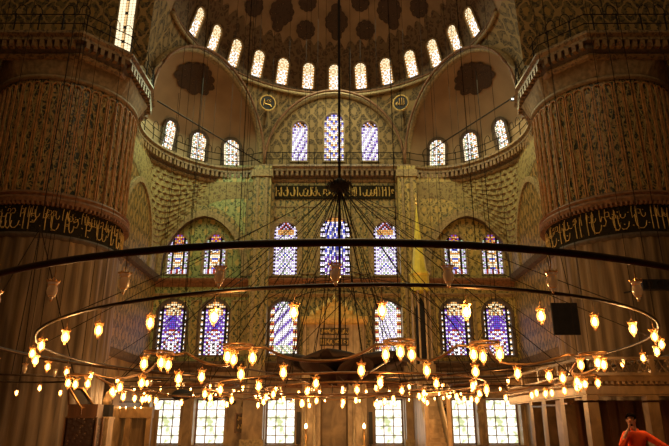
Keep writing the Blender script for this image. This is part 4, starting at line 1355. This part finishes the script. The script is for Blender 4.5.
def farlamp(b, lit=True, cord=CORD):
    lathe(b, prof_glass[::2] + [prof_glass[-1]], 8, mi=0); lathe(b, prof_bulb, 8, mi=1); lathe(b, [(.07, -.01), (.086, 0), (.05, .012)], 8, mi=2)
    tube(b, [(0, 0, 0), (0, 0, .07 + cord)], .008, 3, mi=2)


me_hook = mesh_of(lambda b: tube(b, [(0, 0, .07), (.008, 0, .10)], .009, 4), ['bronze_light'])
me_farshort = mesh_of(lambda b: farlamp(b, True, .03), ['lamp_glass', 'bulb_far', 'bronze_light'])
me_far = mesh_of(farlamp, ['lamp_glass', 'bulb_far', 'bronze_light']); me_fardead = mesh_of(farlamp, ['clear_glass', 'clear_glass', 'bronze_light'])


def lamp(p, label, group, lit=True, near=True, s=1.0, short=False):
    """p = the point on the ring it hangs from"""
    loc = Vector(p) - Vector((0, 0, (.07 + (.03 if short else CORD)) * s))
    if not near:
        o = bpy.data.objects.new('glass_lamp', (me_farshort if short else me_far) if lit else me_fardead); COL.objects.link(o); o.location = loc; o.scale = (s, s, s)
        return tag(o, label, 'lamp', group)
    r = empty('glass_lamp', loc, label, 'lamp', group, rz=random.uniform(0, 2)); r.scale = (s, s, s)
    for nm, me in (('glass_shade', me_glass if lit else me_clear), ('bulb', me_bulb if lit else me_dead), ('crown', me_crown), ('cord', me_hook if short else me_cord)):
        o = bpy.data.objects.new(nm, me); COL.objects.link(o); o.parent = r
    return r


def project(p):
    d = p.y * CS + (p.z - EYE) * SN
    return 335 + F * p.x / d, 223 - F * ((p.z - EYE) * CS - p.y * SN) / d


def ring_lamps(r, h, angs, lit, ringname, s=1.0, short=False):
    items = []
    for a in angs:
        p = ringpt(r, a, h); x, y = project(p)
        if -30 < x < 700: items.append((x, p, a % (2 * PI)))
    nearl = sorted([t for t in items if math.cos(t[2]) > .25]); midl = [t for t in items if -.25 <= math.cos(t[2]) <= .25]; farl = [t for t in items if math.cos(t[2]) < -.25]
    word = 'lit' if lit else 'unlit'
    for i, t in enumerate(nearl):
        lamp(t[1], '%s glass lamp on the near side of the %s, %s from the left' % (word, ringname, ords[i] if i < 20 else 'next'), '%s lamps on the near side of the %s' % (word, ringname), lit, True, s, short)
    for sgn, nm in ((-1, 'left'), (1, 'right')):
        l = sorted([t for t in midl if (t[0] - 340) * sgn > 0], key=lambda t: t[1].y)
        for i, t in enumerate(l):
            lamp(t[1], '%s glass lamp at the %s end of the %s, %s nearest' % (word, nm, ringname, ords[i]), '%s lamps at the %s end of the %s' % (word, nm, ringname), lit, True, s, short)
    for i, t in enumerate(farl):
        lamp(t[1], 'tiny %s glass lamp in the crowded far side of the %s' % (word, ringname), '%s lamps on the far side of the %s' % (word, ringname), lit, False, s, short)


# angles solved so the near lamps hang where they do in the hall
def ang_at(px, r, h, near=True):
    lo, hi = (-1.15, 1.15)
    for _ in range(40):
        m_ = (lo + hi) / 2
        if project(ringpt(r, m_, h))[0] < px: lo = m_
        else: hi = m_
    return (lo + hi) / 2


a1 = [ang_at(px, R1, HO) for px in (1, 57, 128, 222, 336, 447, 549, 633)]
step = math.radians(8.2); a = a1[-1] + step; aa = list(a1)
while a < 2 * PI + a1[0] - step * .5: aa.append(a); a += step
ring_lamps(R1, HO, aa, False, 'outer ring')
a2 = [ang_at(px, R2, HB) for px in (69, 102, 153, 216, 295, 382, 465, 539, 592, 630)]
step = math.radians(9.8); a = a2[-1] + step; aa = list(a2)
while a < 2 * PI + a2[0] - step * .5: aa.append(a); a += step
ring_lamps(R2, HB, aa, True, 'middle ring')
aa = []
for i, c in enumerate(CUS):
    b2 = CUS[(i + 1) % len(CUS)]; b2 += 2 * PI if b2 <= c else 0
    n_ = max(1, round(math.degrees(b2 - c) / 9.5))
    for q in range(n_): aa.append(c + (b2 - c) * (q + .5 + .08 * (n_ - 1 - 2 * q) * -1) / n_)
ring_lamps(R3 + .08, H3 + .02, aa, True, 'lobed ring', 1.0, True)
nearl_ = sorted([i for i, c in enumerate(loops) if c.y < Y0 - 2], key=lambda i: project(loops[i])[0])
for i, c in enumerate(loops):
    x, y = project(c); nearq = c.y < Y0 + 1
    for q in range(3):
        an = q * 2.09 + .5 + i
        lamp(c + Vector((.27 * math.cos(an), .27 * math.sin(an), 0)), ('lit glass lamp in the trio on the %s near loop from the left' % ords[nearl_.index(i)]) if i in nearl_ else 'lit glass lamp clustered in threes on one of the distant small loops', 'loop lamps %d' % i if i in nearl_ else 'distant loop lamps', True, nearq, 1.0, True)
ring_lamps(R4, H4, [2 * PI * (i + .5) / 17 for i in range(17)], True, 'inner ring', 1.0, True)
ring_lamps(R5, H5, [2 * PI * (i + .2) / 11 for i in range(11)], True, 'core ring', .9, True)

# smaller chandeliers beyond, under the half dome
for cx, cy, cr, ch, nl, lb, drop in ((-9.4, 37.5, 3.6, 3.9, 14, 'left corner of the far bay', .3), (1.0, 35., 5.4, 3.5, 30, 'middle of the far bay', .3), (10.2, 37.5, 3.2, 3.9, 12, 'right corner of the far bay', .3), (-11.6, 22.5, 2.0, 3.2, 7, 'left edge beside the pier', .3)):
    root = empty('ring_chandelier', (cx, cy, 0), 'smaller bronze ring chandelier in the ' + lb, 'chandelier')
    bm = BM(); tube(bm, [(cr * math.cos(2 * PI * i / 48), cr * math.sin(2 * PI * i / 48), ch) for i in range(48)], .035, 6, True); link('ring', bm, 'bronze', root, True)
    for i in range(4):
        a = PI / 2 * i + .4; bm = BM(); tube(bm, [(cr * math.cos(a), cr * math.sin(a), ch), (0, 0, 9)], .02, 4); link('cable', bm, 'iron', root)
    bm = BM(); tube(bm, [(0, 0, 9), (0, 0, 26)], .025, 4); link('mast', bm, 'iron', root)
    for i in range(nl):
        a = 2 * PI * i / nl + .2; lamp((cx + cr * math.cos(a), cy + cr * math.sin(a), ch), 'tiny lit lamp on the small ring chandelier in the ' + lb, 'lamps of the ring in the ' + lb, True, False, .95)
root = empty('lamp_rail', (-12.4, 41.5, 0), 'short hanging bar of five lamps in front of the side loggia', 'lamp bar')
zz = P(130, 402, 41.5).z
bm = BM(); tube(bm, [(P(112, 402, 41.5).x + 12.4, 0, zz), (P(146, 402, 41.5).x + 12.4, 0, zz)], .03, 5); link('bar', bm, 'bronze', root)
for k, px in enumerate((115, 121, 127, 136, 142)): lamp((P(px, 402, 41.5).x, 41.5, zz), 'tiny lit lamp on the short bar before the side loggia', 'lamps on the short bar', True, False, .8)

# ------------------------------------------------------------------ person in orange
def skin(name, pts, edges, mat, parent, root=0, sub=2):
    me = bpy.data.meshes.new(name); bm = BM(); sl = bm.verts.layers.skin.verify(); vs = []
    for i, (p, r) in enumerate(pts):
        v = bm.verts.new(p); v[sl].radius = r if isinstance(r, tuple) else (r, r); v[sl].use_root = (i == root); vs.append(v)
    for a, b_ in edges: bm.edges.new((vs[a], vs[b_]))
    bm.to_mesh(me); bm.free(); me.materials.append(MATS[mat])
    o = bpy.data.objects.new(name, me); COL.objects.link(o); o.parent = parent
    o.modifiers.new('skin', 'SKIN').use_smooth_shade = True
    s_ = o.modifiers.new('sub', 'SUBSURF'); s_.levels = sub; s_.render_levels = sub
    return o


pp = P(630, 420, 12.3)
man = empty('person', (pp.x + .06, 12.3, 0), 'person in an orange open-necked shirt, one hand raised to the chin', 'person')
# facing the left of the picture and slightly to the camera; x right, -y towards camera
hx, hz = -.05, 1.70
# body: torso, neck, head, arms, hands, legs
S_ = (-.185, -.03, 1.42); S2 = (.20, .02, 1.42)
el1 = (-.36, -.16, 1.19); wr1 = (-.27, -.20, 1.43)
el2 = (.43, -.08, 1.25); wr2 = (.66, -.16, 1.12)
pts = [((0, 0, .98), (.15, .11)), ((0, 0, 1.15), (.13, .10)), ((.01, 0, 1.33), (.15, .10)), ((0, 0, 1.45), (.09, .07)), ((-.015, -.01, 1.53), .055), ((-.035, -.02, 1.60), (.060, .07)), ((-.045, -.02, 1.69), (.078, .09)), ((-.035, -.01, 1.765), (.062, .075)),
       (S_, .065), (el1, .042), (wr1, .030), (S2, .065), (el2, .042), (wr2, .030),
       ((-.10, 0, .88), .095), ((-.12, -.02, .5), .06), ((-.12, .02, .1), .042), ((-.14, -.1, .04), .035), ((.10, 0, .88), .095), ((.13, -.02, .5), .06), ((.14, .02, .1), .042), ((.13, -.1, .04), .035),
       ((-.20, -.17, 1.51), (.022, .036)), ((.73, -.19, 1.08), (.022, .034))]
edges = [(0, 1), (1, 2), (2, 3), (3, 4), (4, 5), (5, 6), (6, 7), (2, 8), (8, 9), (9, 10), (2, 11), (11, 12), (12, 13), (0, 14), (14, 15), (15, 16), (16, 17), (0, 18), (18, 19), (19, 20), (20, 21), (10, 22), (13, 23)]
base = len(pts)
for k in range(4):     # fingers of the raised hand curl to the chin
    a = Vector((-.19 + .006 * k, -.20 + .014 * k, 1.555 - .006 * k)); b_ = a + Vector((.018, .012, .040 - .004 * k)); c = b_ + Vector((.034, .018, .012 + .003 * (k % 2)))
    i = len(pts); pts += [(tuple(a), .010), (tuple(b_), .009), (tuple(c), .0075)]; edges += [(22, i), (i, i + 1), (i + 1, i + 2)]
i = len(pts); pts += [((-.165, -.145, 1.54), .011), ((-.13, -.12, 1.565), .009)]; edges += [(22, i), (i, i + 1)]
for k in range(4):
    a = Vector((.765, -.215 + .017 * k, 1.062)); b_ = a + Vector((.035, -.004, -.022)); c = b_ + Vector((.018, 0, -.028))
    i = len(pts); pts += [(tuple(a), .010), (tuple(b_), .009), (tuple(c), .0075)]; edges += [(23, i), (i, i + 1), (i + 1, i + 2)]
i = len(pts); pts += [((.73, -.235, 1.07), .011), ((.755, -.262, 1.055), .009)]; edges += [(23, i), (i, i + 1)]
body = skin('body', pts, edges, 'skin', man)
skin('shirt', [((0, 0, .90), (.185, .14)), ((0, 0, 1.05), (.16, .125)), ((.01, 0, 1.20), (.15, .12)), ((.01, 0, 1.34), (.145, .115)), ((0, .01, 1.455), (.10, .085)),
               (S_, .085), (el1, .065), ((-.27, -.205, 1.37), .047), (S2, .085), (el2, .066), ((.60, -.14, 1.15), .048)],
     [(0, 1), (1, 2), (2, 3), (3, 4), (3, 5), (5, 6), (6, 7), (3, 8), (8, 9), (9, 10)], 'shirt_orange', man)
skin('trousers', [((0, 0, .95), (.17, .13)), ((-.10, 0, .84), .115), ((-.12, -.02, .5), .085), ((-.12, .02, .12), .075), ((.10, 0, .84), .115), ((.13, -.02, .5), .085), ((.14, .02, .12), .075)],
     [(0, 1), (1, 2), (2, 3), (0, 4), (4, 5), (5, 6)], 'trousers', man)
for x in (-.13, .14):
    skin('shoe', [((x, .07, .05), .045), ((x, -.05, .05), .05), ((x, -.16, .04), .038)], [(0, 1), (1, 2)], 'shoe', man)
# collar
bm = BM()
for sg in (-1, 1):
    q = [(0 + sg * .015 - .02, -.115, 1.40), (sg * .075 - .015, -.095, 1.47), (sg * .085 - .01, -.03, 1.53), (sg * .055 - .015, -.05, 1.54), (sg * .03 - .02, -.09, 1.48)]
    bm.faces.new([bm.verts.new(v) for v in q])
o = link('collar', bm, 'shirt_orange', man); o.modifiers.new('s', 'SOLIDIFY').thickness = .012
# head details: turned towards the left of the picture
Mh = Matrix.Translation((-.045, -.02, 1.69)) @ Matrix.Rotation(-math.radians(40), 4, 'Z')


def ell(bm, c, r, mi=0, n=14):
    for v in bmesh.ops.create_uvsphere(bm, u_segments=n, v_segments=n // 2 + 2, radius=1, matrix=Mh @ Matrix.Translation(c) @ Matrix.Diagonal((*r, 1)))['verts']: pass


bm = BM(); ell(bm, (0, .022, .05), (.092, .115, .085), n=28)
Mi = Mh.inverted()
bmesh.ops.delete(bm, geom=[v for v in bm.verts if (Mi @ v.co).y < -.055 and (Mi @ v.co).z < .062], context='VERTS')
link('hair', bm, 'hair', man, True)
bm = BM(); ell(bm, (0, -.098, -.005), (.014, .022, .028)); ell(bm, (0, -.088, -.05), (.026, .012, .008))
for sg in (-1, 1): ell(bm, (sg * .082, .0, -.005), (.012, .02, .032))
link('nose_and_ears', bm, 'skin', man, True)
bm = BM()
for sg in (-1, 1): ell(bm, (sg * .032, -.088, .018), (.011, .007, .007)); 
for sg in (-1, 1): ell(bm, (sg * .034, -.09, .038), (.02, .007, .005))
link('eyes_and_brows', bm, 'hair', man, True)
bm = BM(); ell(bm, (0, -.050, -.090), (.040, .030, .016)); link('beard', bm, 'hair', man, True)

# ------------------------------------------------------------------ light
def area(name, loc, rot, size, power, col, sy=None, shape='DISK'):
    l = bpy.data.lights.new(name, 'AREA'); l.shape = shape if sy is None else 'RECTANGLE'; l.size = size; l.energy = power; l.color = col
    if sy: l.size_y = sy
    o = bpy.data.objects.new(name, l); COL.objects.link(o); o.location = loc; o.rotation_euler = rot
    return o


# daylight falling from the half dome's ring of windows and the quarter domes
area('daylight_half_dome', (0, 41, 31), (math.radians(-12), 0, 0), 12, 1300, (1, .97, .60))
area('daylight_left_windows', (-10.5, 40.0, 25), (0, math.radians(-10), 0), 8, 650, (.85, 1, .55))
area('daylight_right_windows', (10.5, 40.0, 25), (0, math.radians(10), 0), 8, 520, (1, .86, .42))
# daylight of the main dome, over and behind the camera
area('daylight_main_dome', (0, 12, 38), (math.radians(25), 0, 0), 16, 1750, (1, .70, .36))
# the chandelier's own lamplight
for i in range(12):
    a = 2 * PI * (i + .5) / 12
    for rr_, hh_ in ((R2, HB), (R4, H4)):
        if rr_ == R4 and i % 2: continue
        p = ringpt(rr_, a, hh_ - .42)
        l = bpy.data.lights.new('lamplight', 'POINT'); l.energy = 95; l.color = (1, .50, .17); l.shadow_soft_size = .15
        o = bpy.data.objects.new('lamplight', l); COL.objects.link(o); o.location = p
for cx, cy, n_ in ((1, 35, 6), (-9.4, 37.5, 3), (10.2, 37.5, 3)):
    for i in range(n_):
        l = bpy.data.lights.new('lamplight', 'POINT'); l.energy = 230; l.color = (1, .50, .17); l.shadow_soft_size = .15
        o = bpy.data.objects.new('lamplight', l); COL.objects.link(o); o.location = (cx + 4.6 * math.cos(2 * PI * i / n_ + .3) * (1 if n_ == 6 else .5), cy + 4.6 * math.sin(2 * PI * i / n_ + .3) * (1 if n_ == 6 else .5), 3.1)
# added spot that brightens the gilded cap, with no fixture behind it
sp = bpy.data.lights.new('cap_fill_spot', 'SPOT'); sp.energy = 350; sp.color = (1, .85, .3); sp.spot_size = math.radians(16); sp.shadow_soft_size = .1
so = bpy.data.objects.new('cap_fill_spot', sp); COL.objects.link(so); so.location = (7.5, 38, 5)
tgt = Vector((x0, 44, 15)); so.rotation_euler = (tgt - so.location).to_track_quat('-Z', 'Y').to_euler()

w = bpy.data.worlds.new('world'); sc.world = w; w.use_nodes = True
w.node_tree.nodes['Background'].inputs[0].default_value = (1, .70, .42, 1); w.node_tree.nodes['Background'].inputs[1].default_value = .035

vs_ = sc.view_settings; vs_.view_transform = 'Standard'; vs_.look = 'None'; vs_.exposure = 0.12; vs_.gamma = 1
